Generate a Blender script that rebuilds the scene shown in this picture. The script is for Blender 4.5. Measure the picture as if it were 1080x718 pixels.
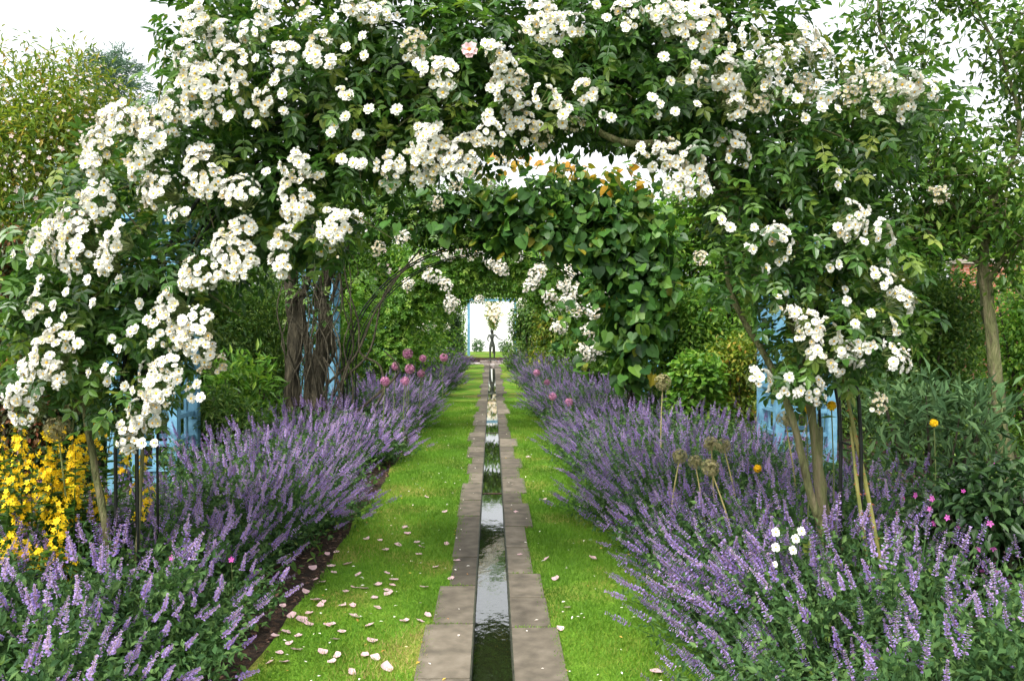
import bpy, math, random
import numpy as np
from mathutils import Euler, Vector

# ------------------------------------------------------------------ camera, sky, sun, exposure
S = bpy.context.scene
for o in list(bpy.data.objects): bpy.data.objects.remove(o)
C = S.collection
F = 900.0; CAMH = 1.65
cd = bpy.data.cameras.new('camera'); cam = bpy.data.objects.new('camera', cd); C.objects.link(cam)
cd.sensor_width = 36; cd.lens = 36 * F / 1080; cd.clip_start = .05; cd.clip_end = 2000
cam.location = (0, 0, CAMH)
cam.rotation_euler = (math.radians(90 - 1.08), 0, math.radians(-1.337))
S.camera = cam
SUN_EL, SUN_AZ = 52, 215            # soft high sun, a little behind and to the left of the camera
w = bpy.data.worlds.new("World"); S.world = w; w.use_nodes = True
nt = w.node_tree; nt.nodes.clear()
sky = nt.nodes.new('ShaderNodeTexSky'); sky.sky_type = 'NISHITA'; sky.sun_disc = False
sky.sun_elevation = math.radians(SUN_EL); sky.sun_rotation = math.radians(SUN_AZ); sky.dust_density = 4; sky.ozone_density = .6
hs = nt.nodes.new('ShaderNodeHueSaturation'); hs.inputs['Saturation'].default_value = .16; hs.inputs['Value'].default_value = 1.6
bg = nt.nodes.new('ShaderNodeBackground'); bg.inputs[1].default_value = .15
wo = nt.nodes.new('ShaderNodeOutputWorld')
nt.links.new(sky.outputs[0], hs.inputs['Color']); nt.links.new(hs.outputs[0], bg.inputs[0]); nt.links.new(bg.outputs[0], wo.inputs[0])
sd = bpy.data.lights.new('sun', 'SUN'); sd.energy = 1.5; sd.angle = math.radians(12); sd.color = (1, .96, .9)
sun = bpy.data.objects.new('sun', sd); C.objects.link(sun)
az = math.radians(SUN_AZ); el = math.radians(SUN_EL)
sdir = Vector((math.sin(az) * math.cos(el), math.cos(az) * math.cos(el), math.sin(el)))
sun.rotation_euler = sdir.to_track_quat('Z', 'Y').to_euler(); sun.location = (0, 0, 30)
S.view_settings.view_transform = 'Standard'; S.view_settings.look = 'None'
S.view_settings.exposure = .88; S.view_settings.gamma = 1; S.view_settings.use_curve_mapping = False
S.cycles.max_bounces = 6; S.cycles.diffuse_bounces = 4; S.cycles.glossy_bounces = 3; S.cycles.transmission_bounces = 4

# ------------------------------------------------------------------ helpers
R = np.array(cam.rotation_euler.to_matrix())
rng = np.random.default_rng(11)
def at(px, py, Y):                   # a photo pixel at a chosen distance -> the point of the garden there
    d = R @ np.array([(px - 540) / F, -(py - 359) / F, -1.0])
    return np.array([0, 0, CAMH]) + d * (Y / d[1])
def norm(a): return a / np.maximum(np.linalg.norm(a, axis=-1, keepdims=True), 1e-9)
def frames(d, n):                    # columns: side, d, normal
    d = norm(d); s = norm(np.cross(d, n)); n2 = np.cross(s, d)
    return np.stack([s, d, n2], axis=-1)
def unit(n): return norm(rng.normal(size=(n, 3)))

class Mesh:
    def __init__(s): s.v = []; s.idx = []; s.cnt = []; s.mat = []; s.at = []; s.n = 0
    def raw(s, V, faces, mat=0, a=.5):
        V = np.asarray(V, float); s.v.append(V)
        s.idx.append(np.concatenate([np.asarray(f) for f in faces]) + s.n); s.cnt.append(np.array([len(f) for f in faces]))
        s.mat.append(np.full(len(faces), mat)); s.at.append(np.full(len(V), a) if np.isscalar(a) else np.asarray(a)); s.n += len(V)
    def inst(s, T, P, M, sc, a=None, mat=None):
        V, faces, mats = T; N = len(P)
        if N == 0: return
        V = np.asarray(V, float); sc = np.broadcast_to(np.asarray(sc, float), (N,))
        W = np.einsum('nij,kj->nki', M, V) * sc[:, None, None] + P[:, None, :]
        fi = np.concatenate([np.asarray(f) for f in faces]); cn = np.array([len(f) for f in faces])
        s.v.append(W.reshape(-1, 3)); s.idx.append((fi[None] + (np.arange(N) * len(V))[:, None]).ravel() + s.n)
        s.cnt.append(np.tile(cn, N)); m = np.asarray(mats if mat is None else [mat] * len(faces)); s.mat.append(np.tile(m, N))
        if a is None: a = rng.random(N)
        s.at.append(np.repeat(a, len(V))); s.n += N * len(V)
    def box(s, lo, hi, mat=0, a=.5):
        x0, y0, z0 = lo; x1, y1, z1 = hi
        V = [(x0,y0,z0),(x1,y0,z0),(x1,y1,z0),(x0,y1,z0),(x0,y0,z1),(x1,y0,z1),(x1,y1,z1),(x0,y1,z1)]
        s.raw(V, [(0,3,2,1),(4,5,6,7),(0,1,5,4),(1,2,6,5),(2,3,7,6),(3,0,4,7)], mat, a)
    def tube(s, pts, rad, k=6, mat=0, a=.5, smooth=0):
        P = np.asarray(pts, float); r = np.broadcast_to(np.asarray(rad, float), (len(P),)).astype(float)
        if smooth and len(P) > 2: P, r = catmull(P, r, smooth)
        D = norm(np.gradient(P, axis=0)); ref = np.array([.31, .17, .93]) if abs(D[:, 2]).mean() < .9 else np.array([1., .1, 0])
        A = norm(np.cross(D, ref)); B = np.cross(D, A); th = np.arange(k) * 2 * math.pi / k
        V = P[:, None] + r[:, None, None] * (A[:, None] * np.cos(th)[None, :, None] + B[:, None] * np.sin(th)[None, :, None])
        if k >= 9: V = V + norm(V - P[:, None])*rng.normal(size=(len(P), k, 1))*(r[:, None, None]*.13)
        f = [(i*k+j, i*k+(j+1) % k, (i+1)*k+(j+1) % k, (i+1)*k+j) for i in range(len(P)-1) for j in range(k)]
        f += [tuple(range(k))[::-1], tuple((len(P)-1)*k + j for j in range(k))]
        s.raw(V.reshape(-1, 3), f, mat, a)
    def data(s, name, mats, smooth=False):
        me = bpy.data.meshes.new(name); V = np.concatenate(s.v); idx = np.concatenate(s.idx).astype(np.int32); cnt = np.concatenate(s.cnt).astype(np.int32)
        me.vertices.add(len(V)); me.vertices.foreach_set('co', V.astype(np.float32).ravel())
        me.loops.add(len(idx)); me.loops.foreach_set('vertex_index', idx)
        me.polygons.add(len(cnt)); st = np.zeros(len(cnt), np.int32); st[1:] = np.cumsum(cnt)[:-1]
        me.polygons.foreach_set('loop_start', st); me.polygons.foreach_set('material_index', np.concatenate(s.mat).astype(np.int32))
        me.polygons.foreach_set('use_smooth', np.full(len(cnt), smooth))
        at_ = me.attributes.new('v', 'FLOAT', 'POINT'); at_.data.foreach_set('value', np.concatenate(s.at).astype(np.float32))
        for m in (mats if isinstance(mats, (list, tuple)) else [mats]): me.materials.append(m)
        me.update(calc_edges=True); return me
    def build(s, name, mats, parent=None, smooth=False):
        return put(name, s.data(name, mats, smooth), parent)

def catmull(P, r, k):
    Q = np.vstack([2*P[0]-P[1], P, 2*P[-1]-P[-2]]); q = np.concatenate([[r[0]], r, [r[-1]]]); out = []; ro = []
    for i in range(1, len(Q)-2):
        for t in np.arange(k) / k:
            a, b, c, d = Q[i-1:i+3]
            out.append(.5*((2*b) + (-a+c)*t + (2*a-5*b+4*c-d)*t*t + (-a+3*b-3*c+d)*t**3)); ro.append(q[i]*(1-t)+q[i+1]*t)
    out.append(P[-1]); ro.append(r[-1]); return np.array(out), np.array(ro)
def put(name, me, parent=None, loc=None, rot=None, sc=None):
    o = bpy.data.objects.new(name, me); C.objects.link(o)
    if parent is not None: o.parent = parent
    if loc is not None: o.location = loc
    if rot is not None: o.rotation_euler = rot
    if sc is not None: o.scale = sc if hasattr(sc, '__len__') else (sc,)*3
    return o
def tag(o, label=None, cat=None, group=None, kind=None):
    for k, v in (('label', label), ('category', cat), ('group', group), ('kind', kind)):
        if v: o[k] = v
    return o
def thing(name, loc, label, cat, group=None, rz=0):
    o = bpy.data.objects.new(name, None); C.objects.link(o); o.location = loc; o.rotation_euler = (0, 0, rz); o.empty_display_size = .2
    return tag(o, label, cat, group)
class PM(Mesh):                      # a mesh whose points are given in world space but which hangs under a thing
    def build(s, name, mats, parent=None, smooth=False):
        off = np.array(parent.location) if parent is not None else np.zeros(3)
        s.v = [v - off for v in s.v]; return Mesh.build(s, name, mats, parent, smooth)

# ------------------------------------------------------------------ materials
def mat(name):
    m = bpy.data.materials.new(name); m.use_nodes = True; n = m.node_tree; n.nodes.clear()
    return m, n, (lambda t, **k: mk(n, t, **k))
def mk(n, t, **k):
    x = n.nodes.new(t)
    for a, b in k.items(): setattr(x, a, b)
    return x
def c4(c): return (c[0], c[1], c[2], 1)
def leafmat(name, stops, trans=.3, rough=.45, spec=.35, hue=.0, tcol=1.35):
    m, n, N = mat(name); L = n.links.new
    a = N('ShaderNodeAttribute', attribute_name='v'); cr = N('ShaderNodeValToRGB')
    e = cr.color_ramp.elements; e[0].position = stops[0][0]; e[0].color = c4(stops[0][1]); e[1].position = stops[-1][0]; e[1].color = c4(stops[-1][1])
    for p, c in stops[1:-1]: q = e.new(p); q.color = c4(c)
    L(a.outputs['Fac'], cr.inputs[0])
    tc = N('ShaderNodeTexCoord'); no = N('ShaderNodeTexNoise'); no.inputs['Scale'].default_value = 1.7; no.inputs['Detail'].default_value = 2
    L(tc.outputs['Object'], no.inputs['Vector']); h = N('ShaderNodeHueSaturation'); mr = N('ShaderNodeMapRange')
    mr.inputs[1].default_value = .3; mr.inputs[2].default_value = .7; mr.inputs[3].default_value = .78; mr.inputs[4].default_value = 1.22
    L(no.outputs[0], mr.inputs[0]); L(mr.outputs[0], h.inputs['Value']); L(cr.outputs[0], h.inputs['Color'])
    p = N('ShaderNodeBsdfPrincipled'); p.inputs['Roughness'].default_value = rough; p.inputs['Specular IOR Level'].default_value = spec
    L(h.outputs[0], p.inputs['Base Color'])
    t = N('ShaderNodeBsdfTranslucent'); mx = N('ShaderNodeMixShader'); mx.inputs[0].default_value = trans
    g = N('ShaderNodeMixRGB', blend_type='MULTIPLY'); g.inputs[0].default_value = 1; g.inputs[2].default_value = (tcol, tcol*1.05, .6*tcol, 1)
    L(h.outputs[0], g.inputs[1]); L(g.outputs[0], t.inputs[0])
    L(p.outputs[0], mx.inputs[1]); L(t.outputs[0], mx.inputs[2]); o = N('ShaderNodeOutputMaterial'); L(mx.outputs[0], o.inputs[0]); return m
def petalmat(name, a0, a1, trans=.25, rough=.6):
    m, n, N = mat(name); L = n.links.new
    a = N('ShaderNodeAttribute', attribute_name='v'); cr = N('ShaderNodeValToRGB')
    cr.color_ramp.elements[0].color = c4(a0); cr.color_ramp.elements[1].color = c4(a1); L(a.outputs['Fac'], cr.inputs[0])
    p = N('ShaderNodeBsdfPrincipled'); p.inputs['Roughness'].default_value = rough; p.inputs['Specular IOR Level'].default_value = .2; L(cr.outputs[0], p.inputs['Base Color'])
    t = N('ShaderNodeBsdfTranslucent'); L(cr.outputs[0], t.inputs[0]); mx = N('ShaderNodeMixShader'); mx.inputs[0].default_value = trans
    L(p.outputs[0], mx.inputs[1]); L(t.outputs[0], mx.inputs[2]); o = N('ShaderNodeOutputMaterial'); L(mx.outputs[0], o.inputs[0]); return m
def noisy(name, c0, c1, scale=8, rough=.8, bump=.3, bscale=None, det=6, metal=0, spec=.3, c2=None, stretch=(1,1,1), dist=.01):
    m, n, N = mat(name); L = n.links.new
    tc = N('ShaderNodeTexCoord'); mp = N('ShaderNodeMapping'); mp.inputs['Scale'].default_value = stretch; L(tc.outputs['Object'], mp.inputs[0])
    no = N('ShaderNodeTexNoise'); no.inputs['Scale'].default_value = scale; no.inputs['Detail'].default_value = det; L(mp.outputs[0], no.inputs['Vector'])
    cr = N('ShaderNodeValToRGB'); e = cr.color_ramp.elements; e[0].position = .32; e[1].position = .68; e[0].color = c4(c0); e[1].color = c4(c1)
    if c2: q = e.new(.5); q.color = c4(c2)
    L(no.outputs[0], cr.inputs[0]); p = N('ShaderNodeBsdfPrincipled'); p.inputs['Roughness'].default_value = rough; p.inputs['Metallic'].default_value = metal; p.inputs['Specular IOR Level'].default_value = spec
    L(cr.outputs[0], p.inputs['Base Color'])
    n2 = N('ShaderNodeTexNoise'); n2.inputs['Scale'].default_value = bscale or scale*4; n2.inputs['Detail'].default_value = 5; L(mp.outputs[0], n2.inputs['Vector'])
    b = N('ShaderNodeBump'); b.inputs['Strength'].default_value = bump; b.inputs['Distance'].default_value = dist; L(n2.outputs[0], b.inputs['Height']); L(b.outputs[0], p.inputs['Normal'])
    o = N('ShaderNodeOutputMaterial'); L(p.outputs[0], o.inputs[0]); return m

M_rose = leafmat('rose_leaf', [(0, (.02,.06,.01)), (.5, (.045,.12,.018)), (.85, (.10,.2,.03)), (1, (.2,.25,.04))], trans=.34, rough=.38, spec=.5)
M_heart = leafmat('heart_leaf', [(0, (.018,.06,.014)), (.6, (.06,.155,.024)), (.95, (.13,.24,.03)), (1, (.26,.22,.02))], trans=.3)
M_vineorange = leafmat('autumn_leaf', [(0, (.08,.14,.02)), (.5, (.22,.2,.02)), (1, (.5,.22,.02))], trans=.4)
M_mid = leafmat('mid_leaf', [(0, (.03,.085,.013)), (.6, (.075,.165,.022)), (1, (.17,.25,.04))], trans=.35)
M_bright = leafmat('bright_leaf', [(0, (.05,.14,.018)), (.6, (.12,.26,.028)), (1, (.24,.36,.05))], trans=.42)
M_yg = leafmat('yellow_green_leaf', [(0, (.06,.13,.012)), (.5, (.15,.23,.022)), (.9, (.28,.30,.035)), (1, (.42,.25,.05))], trans=.4)
M_dark = leafmat('dark_leaf', [(0, (.01,.035,.01)), (.7, (.03,.075,.018)), (1, (.06,.12,.03))], trans=.2)
M_red = leafmat('dark_red_leaf', [(0, (.03,.06,.015)), (.5, (.07,.08,.02)), (1, (.2,.05,.02))], trans=.25)
M_grey = leafmat('grey_green_leaf', [(0, (.035,.08,.03)), (.6, (.07,.14,.05)), (1, (.12,.2,.08))], trans=.2, rough=.7, spec=.2)
M_cat = leafmat('catmint_leaf', [(0, (.025,.07,.022)), (.6, (.06,.13,.038)), (1, (.12,.21,.06))], trans=.3, rough=.7, spec=.2)
M_cedar = leafmat('blue_green_needle', [(0, (.05,.11,.07)), (1, (.14,.23,.17))], trans=.3)
M_grassb = leafmat('grass_blade', [(0, (.075,.17,.015)), (.6, (.13,.26,.022)), (.88, (.22,.3,.04)), (1, (.38,.31,.12))], trans=.35, rough=.6, spec=.2)
M_white = petalmat('white_petal', (.70,.69,.62), (.83,.82,.77), .22)
M_cream = petalmat('faded_petal', (.42,.38,.27), (.62,.59,.48), .25)
M_centre = petalmat('yellow_stamen', (.75,.42,.03), (.85,.62,.08), .1)
M_pink = petalmat('pale_pink_petal', (.74,.48,.5), (.82,.62,.63), .3)
M_magenta = petalmat('magenta_petal', (.55,.08,.4), (.75,.2,.6), .3)
M_palepink = petalmat('pale_pinkish_flower', (.75,.55,.52), (.9,.82,.78), .3)
M_yellow = petalmat('yellow_petal', (.85,.5,.01), (.95,.72,.02), .25)
M_purple = petalmat('violet_floret', (.2,.13,.40), (.5,.36,.72), .3)
M_calyx = petalmat('dusky_calyx', (.24,.15,.22), (.46,.33,.42), .2)
M_allpink = petalmat('allium_pink', (.42,.14,.28), (.66,.32,.46), .25)
M_seed = petalmat('allium_seedhead', (.2,.2,.08), (.4,.34,.17), .2)
M_orange = petalmat('orange_petal', (.7,.15,.02), (.85,.3,.05), .2)
M_redp = petalmat('red_petal', (.6,.02,.01), (.75,.05,.02), .2)
M_stem = noisy('green_stem', (.10,.14,.04), (.17,.2,.07), 30, .7, .2)
M_straw = noisy('straw_stem', (.3,.26,.09), (.4,.35,.15), 30, .7, .2)
M_cane = noisy('olive_cane', (.10,.12,.03), (.22,.2,.06), 12, .6, .4, c2=(.17,.17,.04))
M_bark = noisy('mossy_bark', (.07,.065,.03), (.19,.16,.09), 22, .9, 1, 55, c2=(.12,.13,.05), stretch=(1,1,.22), dist=.03)
M_barkd = noisy('dark_bark', (.02,.018,.01), (.075,.065,.04), 22, .9, 1, 55, stretch=(1,1,.22), dist=.03)
M_iron = noisy('black_iron', (.012,.014,.013), (.03,.035,.03), 20, .5, .2, metal=.6)
M_blue = noisy('pale_blue_paint', (.08,.2,.29), (.16,.34,.45), 9, .7, .4, 40, c2=(.12,.28,.39))
M_thorn = noisy('red_thorn', (.3,.07,.03), (.4,.12,.05), 20, .6, .1)

# ------------------------------------------------------------------ leaf and flower templates (axis +Y, face +Z)
def leafT(wd=.25, fold=.08, droop=.12):
    V = [(0,0,0), (-wd,.32,fold), (-wd*.8,.68,fold-droop*.4), (0,1,-droop), (wd*.8,.68,fold-droop*.4), (wd,.32,fold)]
    return (V, [(0,3,2,1), (0,5,4,3)], [0,0])
def leaf2T(wd=.25, fold=.07):
    return ([(0,0,0), (-wd,.45,fold), (0,1,-.08), (wd,.45,fold)], [(0,2,1), (0,3,2)], [0,0])
def compoundT(n=5, l=.42, wd=.25, simple=False):
    V = []; Fc = []; base = leaf2T(wd) if simple else leafT(wd)
    sp = [(0, .60, 0, 1.1)] + [(sgn, y, sgn*62, s) for y, s in ((.52, 1.0), (.22, .85)) for sgn in (-1, 1)][:n-1]
    for sgn, y, ang, s in sp:
        a = math.radians(-ang); c, q = math.cos(a), math.sin(a); off = len(V)
        for (x, yy, z) in base[0]:
            x, yy, z = x*l*s, yy*l*s, z*l*s
            V.append((x*c - yy*q, x*q + yy*c + y, z - .14*y*y - .12*abs(sgn)*yy))
        Fc += [tuple(i+off for i in f) for f in base[1]]
    o = len(V); V += [(-.008,0,0), (.008,0,0), (.008,.62,-.06), (-.008,.62,-.06)]; Fc.append((o,o+1,o+2,o+3))
    return (V, Fc, [0]*len(Fc))
def heartT():
    ring = [(0,.08,-.02), (-.22,-.06,.03), (-.45,.08,.05), (-.5,.34,.03), (-.34,.66,-.03), (0,1,-.16), (.34,.66,-.03), (.5,.34,.03), (.45,.08,.05), (.22,-.06,.03)]
    V = ring + [(0,.38,-.05)]; return (V, [(i, 10, (i+1) % 10)[::-1] for i in range(10)], [0]*10)
def blossomT(n1=6, n2=5, cup=.06, seed=0):
    g = np.random.default_rng(seed); V = []; Fc = []; Mt = []
    def petal(a, r, z0, z1, wd):
        c, s = math.cos(a), math.sin(a); o = len(V); r *= .88+.2*g.random(); z1 += g.normal()*.025; tw = g.normal()*.03
        for x, y, z in ((0,.04,z0), (-wd,r*.58,(z0+z1)/2+.035+tw), (-wd*.72,r*.93,z1+.01+tw), (0,r*.9,z1-.05), (wd*.72,r*.93,z1+.01-tw), (wd,r*.58,(z0+z1)/2+.035-tw), (0,r*.55,(z0+z1)/2-.035)):
            V.append((x*c - y*s, x*s + y*c, z))
        for i in range(6): Fc.append((o+i, o+6, o+(i+1) % 6)[::-1]); Mt.append(0)
    for i in range(n1): petal(i*2*math.pi/n1+g.normal()*.07, .53, 0+.004*i, cup+.03*(i % 2), .235)
    for i in range(n2): petal(.5+i*2*math.pi/n2+g.normal()*.1, .35, .05+.002*i, cup+.14, .16)
    o = len(V)
    for i in range(6): V.append((.13*math.cos(i*math.pi/3), .13*math.sin(i*math.pi/3), .1))
    V.append((0,0,.17))
    for i in range(6): Fc.append((o+i, o+(i+1) % 6, o+6)); Mt.append(1)
    return (V, Fc, Mt)
def starT(n=5, wd=.16):
    V = [(0,0,0)]; Fc = []
    for i in range(n):
        a = i*2*math.pi/n; o = len(V)
        for x, y, z in ((-wd,.3,.05), (0,.5,.12), (wd,.3,.05)): V.append((x*math.cos(a)-y*math.sin(a), x*math.sin(a)+y*math.cos(a), z))
        Fc.append((0, o+2, o+1, o))
    return (V, Fc, [0]*n)
def spikeT(n=15, seed=0, l=.66):      # catmint flower spike: axis +Y from 0 to 1, whorls of little lipped florets
    r = np.random.default_rng(seed); V = []; Fc = []; Mt = []
    def quad(p, d, u, a, b, m):
        o = len(V); d = d/np.linalg.norm(d); s = np.cross(d, u); s = s/max(np.linalg.norm(s), 1e-6)
        for q in (p - s*a*.35, p + d*b*.55 - s*a, p + d*b, p + d*b*.55 + s*a, p + s*a*.35): V.append(tuple(q))
        Fc.append(tuple(range(o, o+5))); Mt.append(m)
    for i in range(n):
        t = i/(n-1); y = 1-l + l*t + r.normal()*.006; k = 6 if t < .75 else 4; sz = (.074 if t < .65 else .05)*(1-.3*t)*(.75+.5*r.random())
        if i in (1, 2, 4) and r.random() < .6: continue
        a0 = r.random()*6.28
        for j in range(k):
            a = a0 + j*2*math.pi/k + r.normal()*.25; d = np.array([math.cos(a), .55+r.normal()*.25, math.sin(a)])
            p = np.array([math.cos(a)*.008, y, math.sin(a)*.008])
            quad(p, d, np.array([0,1.,0]), .022, sz*.55, 1)
            if r.random() < .8: quad(p + d/np.linalg.norm(d)*sz*.45, d+np.array([0,-.35,0]), np.array([r.normal()*.5,1.,r.normal()*.5]), sz*.36*(.7+r.random()*.5), sz*.75, 0)
    o = len(V); q = .008
    V += [(-q,0,0),(q,0,0),(q*.4,1,0),(-q*.4,1,0),(0,0,-q),(0,0,q),(0,1,q*.4),(0,1,-q*.4)]; Fc += [(o,o+1,o+2,o+3),(o+4,o+5,o+6,o+7)]; Mt += [2,2]
    return (V, Fc, Mt)
T_leaf = leafT(); T_leaf2 = leaf2T(); T_narrow = leaf2T(.13); T_round = leafT(.36); T_comp = compoundT(); T_comps = compoundT(simple=True, l=.46, wd=.28)
T_heart = heartT(); T_bl = [blossomT(5, 5, .07, 1), blossomT(6, 5, .1, 2), blossomT(5, 4, .05, 3)]; T_blossom = T_bl[0]; T_blossom_old = blossomT(5, 3, .16); T_star = starT(); T_small = starT(4, .2)
T_spikes = [spikeT(15, i) for i in range(4)]

def sway(P, f=2.3, a=.16):           # cheap smooth 3-D noise in [-a,a]
    return a*(np.sin(P[:,0]*f*1.7+1.3)+np.sin(P[:,1]*f*2.1+P[:,2]*f+.7)+np.sin(P[:,2]*f*1.3+P[:,0]*f*.9+2.1))/3
def cloud(ms, T, c, r, n, size, shell=.55, droop=.35, a=None, m=None, up=.7, jit=.35, sv=.3, low=None):
    n = int(n)
    if n < 1: return
    u = unit(n); rr = shell + (1-shell)*rng.random(n)**.7; k = (rr + sway(u*3+np.asarray(c)*1.3))[:, None]
    P = np.asarray(c) + u*k*np.asarray(r)
    P += rng.normal(size=P.shape)*.04
    if low is not None: keep = P[:,2] > low; P = P[keep]; u = u[keep]; n = len(P)
    d = norm(u*.7 + unit(n)*.8 + np.array([0,0,-droop])); nn = norm(np.array([0,0,up]) + u*.6 + unit(n)*jit)
    ms.inst(T, P, frames(d, nn), size*(1-sv/2+sv*rng.random(n)), a, m)
def lobes(c, r, k, f=.42, seed=None):
    g = np.random.default_rng(seed if seed is not None else int(abs(c[0]*91+c[1]*37)*10) % 9999)
    c = np.asarray(c, float); r = np.asarray(r, float); out = [(c, r*.62)]
    for i in range(k):
        z = -0.55 + 1.5*(i+.5)/k; z = min(z, .97); a = i*2.39996 + g.normal()*.3; q = math.sqrt(max(0, 1-z*z))
        u = np.array([q*math.cos(a), q*math.sin(a), z]); s = f*(.75+.5*g.random())
        out.append((c + u*r*(1-s*.75), r*s))
    return out

# ------------------------------------------------------------------ ground, lawn, rill, paving
gm = Mesh(); gm.raw([(-400,-60,-.3),(400,-60,-.3),(400,700,-.3),(-400,700,-.3)], [(0,1,2,3)])
M_soil = noisy('bark_mulch_soil', (.018,.012,.008), (.09,.05,.03), 22, .95, 1, 60, c2=(.04,.026,.017), dist=.03)
tag(gm.build('ground', noisy('field_green', (.04,.08,.02), (.07,.13,.03), 1)), kind='structure')
def sheet(x0, x1, y0, y1, z, nx, ny, amp=.0):
    xs = np.linspace(x0, x1, nx); ys = np.linspace(y0, y1, ny); X, Y = np.meshgrid(xs, ys)
    Z = z + amp*(np.sin(X*3.1+Y*1.3)+np.sin(Y*2.7-X*1.9)+np.sin(X*7.3+Y*5.1)*.5)/2.5
    V = np.stack([X, Y, Z], -1).reshape(-1, 3); f = [(j*nx+i, j*nx+i+1, (j+1)*nx+i+1, (j+1)*nx+i) for j in range(ny-1) for i in range(nx-1)]
    return V, f
for nm, x0, x1 in (('left_flower_bed', -9, -1.05), ('right_flower_bed', 1.05, 9)):
    g = Mesh(); V, f = sheet(x0, x1, .5, 37, -.035, 50, 200, .018); g.raw(V, f); tag(g.build(nm, M_soil), kind='structure')
# lawn: trimmed turf either side, faintly worn patches of its own
def lawnmat():
    m, n, N = mat('mown_turf'); L = n.links.new; tc = N('ShaderNodeTexCoord')
    a = N('ShaderNodeTexNoise'); a.inputs['Scale'].default_value = 1.6; a.inputs['Detail'].default_value = 4; L(tc.outputs['Object'], a.inputs['Vector'])
    b = N('ShaderNodeTexNoise'); b.inputs['Scale'].default_value = 90; b.inputs['Detail'].default_value = 4; L(tc.outputs['Object'], b.inputs['Vector'])
    r1 = N('ShaderNodeValToRGB'); e = r1.color_ramp.elements; e[0].position = .37; e[0].color = (.085,.2,.018,1); e[1].position = .62; e[1].color = (.23,.25,.055,1); q = e.new(.5); q.color = (.13,.26,.025,1)
    L(a.outputs[0], r1.inputs[0]); r2 = N('ShaderNodeValToRGB'); e = r2.color_ramp.elements; e[0].position = .3; e[0].color = (.45,.5,.4,1); e[1].position = .7; e[1].color = (1.25,1.2,1.1,1); L(b.outputs[0], r2.inputs[0])
    mx = N('ShaderNodeMixRGB', blend_type='MULTIPLY'); mx.inputs[0].default_value = 1; L(r1.outputs[0], mx.inputs[1]); L(r2.outputs[0], mx.inputs[2])
    p = N('ShaderNodeBsdfPrincipled'); p.inputs['Roughness'].default_value = .9; p.inputs['Specular IOR Level'].default_value = .1; L(mx.outputs[0], p.inputs['Base Color'])
    bp = N('ShaderNodeBump'); bp.inputs['Strength'].default_value = .8; bp.inputs['Distance'].default_value = .012; L(b.outputs[0], bp.inputs['Height']); L(bp.outputs[0], p.inputs['Normal'])
    o = N('ShaderNodeOutputMaterial'); L(p.outputs[0], o.inputs[0]); return m
M_lawn = lawnmat()
rl = np.random.default_rng(5)
slabsL = []; slabsR = []
for side, lst in ((-1, slabsL), (1, slabsR)):
    y = 1.2 + rl.random()*.3
    fixed = [(3.2,4.66,.355),(4.66,5.35,.33),(5.35,7.3,.27),(7.3,7.95,.30)] if side < 0 else [(3.1,4.6,.35),(4.6,5.6,.32),(5.6,6.9,.27),(6.9,7.8,.33),(7.8,8.3,.27)]
    y = 1.6
    while y < fixed[0][0]-.01: lst.append((y, min(y+.55, fixed[0][0]), .33)); y += .55
    lst += fixed; y = fixed[-1][1]
    while y < 35.4:
        d = .45 + rl.random()*.5; lst.append((y, min(y+d, 35.5), .24 + rl.random()*.12)); y += d
RW = .105
for side, lst, nm in ((-1, slabsL, 'left_paving'), (1, slabsR, 'right_paving')):
    g = Mesh()
    for (y0, y1, wd) in lst:
        n = max(1, round((y1-y0)/.62)); 
        for q in range(n):
            a0 = y0+(y1-y0)*q/n; a1 = y0+(y1-y0)*(q+1)/n; dz = rl.normal()*.0015; w2 = wd + rl.normal()*.006
            x0, x1 = sorted((side*RW, side*w2)); g.box((x0, a0+.008, -.12), (x1, a1-.008, .009+dz), 0, rl.random())
    m = noisy('worn_sandstone', (.085,.073,.053), (.175,.15,.112), 9, .8, .35, 120, c2=(.13,.11,.08), det=12, dist=.006)
    n = m.node_tree; p = [x for x in n.nodes if x.type == 'BSDF_PRINCIPLED'][0]; src = p.inputs['Base Color'].links[0].from_socket
    a = n.nodes.new('ShaderNodeAttribute'); a.attribute_name = 'v'; mr = n.nodes.new('ShaderNodeMapRange'); mr.inputs[3].default_value = .6; mr.inputs[4].default_value = 1.35
    h = n.nodes.new('ShaderNodeHueSaturation'); n.links.new(a.outputs['Fac'], mr.inputs[0]); n.links.new(mr.outputs[0], h.inputs['Value']); n.links.new(src, h.inputs['Color']); n.links.new(h.outputs[0], p.inputs['Base Color'])
    tag(g.build(nm, m), kind='structure')
def lawn(side, nm, lst):
    g = Mesh(); ys = np.linspace(.8, 35.5, 400); e = 1.14 + .03*np.sin(ys*2.1+side) + .02*np.sin(ys*5.3)
    for i in range(len(ys)-1):
        y0, y1 = ys[i], ys[i+1]; c = side
        V = []
        for yy, ee in ((y0, e[i]), (y1, e[i+1])):
            for t in np.linspace(0, 1, 9):
                x = side*(.13 + (ee-.13)*t); V.append((x, yy, -.004 + .004*math.sin(x*9+yy*4)))
            V.append((side*(ee+.015), yy, -.07))
        k = 10
        f = [((j, j+1, k+j+1, k+j) if side > 0 else (j, k+j, k+j+1, j+1)) for j in range(9)]
        g.raw(V, f)
    tag(g.build(nm, M_lawn, smooth=True), kind='structure')
lawn(-1, 'left_lawn', slabsL); lawn(1, 'right_lawn', slabsR)
bl = Mesh()                          # grass blades, denser near the camera, never over the slabs
def slabw(side, y):
    lst = slabsL if side < 0 else slabsR
    return next((w_ for a, b, w_ in lst if a <= y < b), .3)
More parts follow.
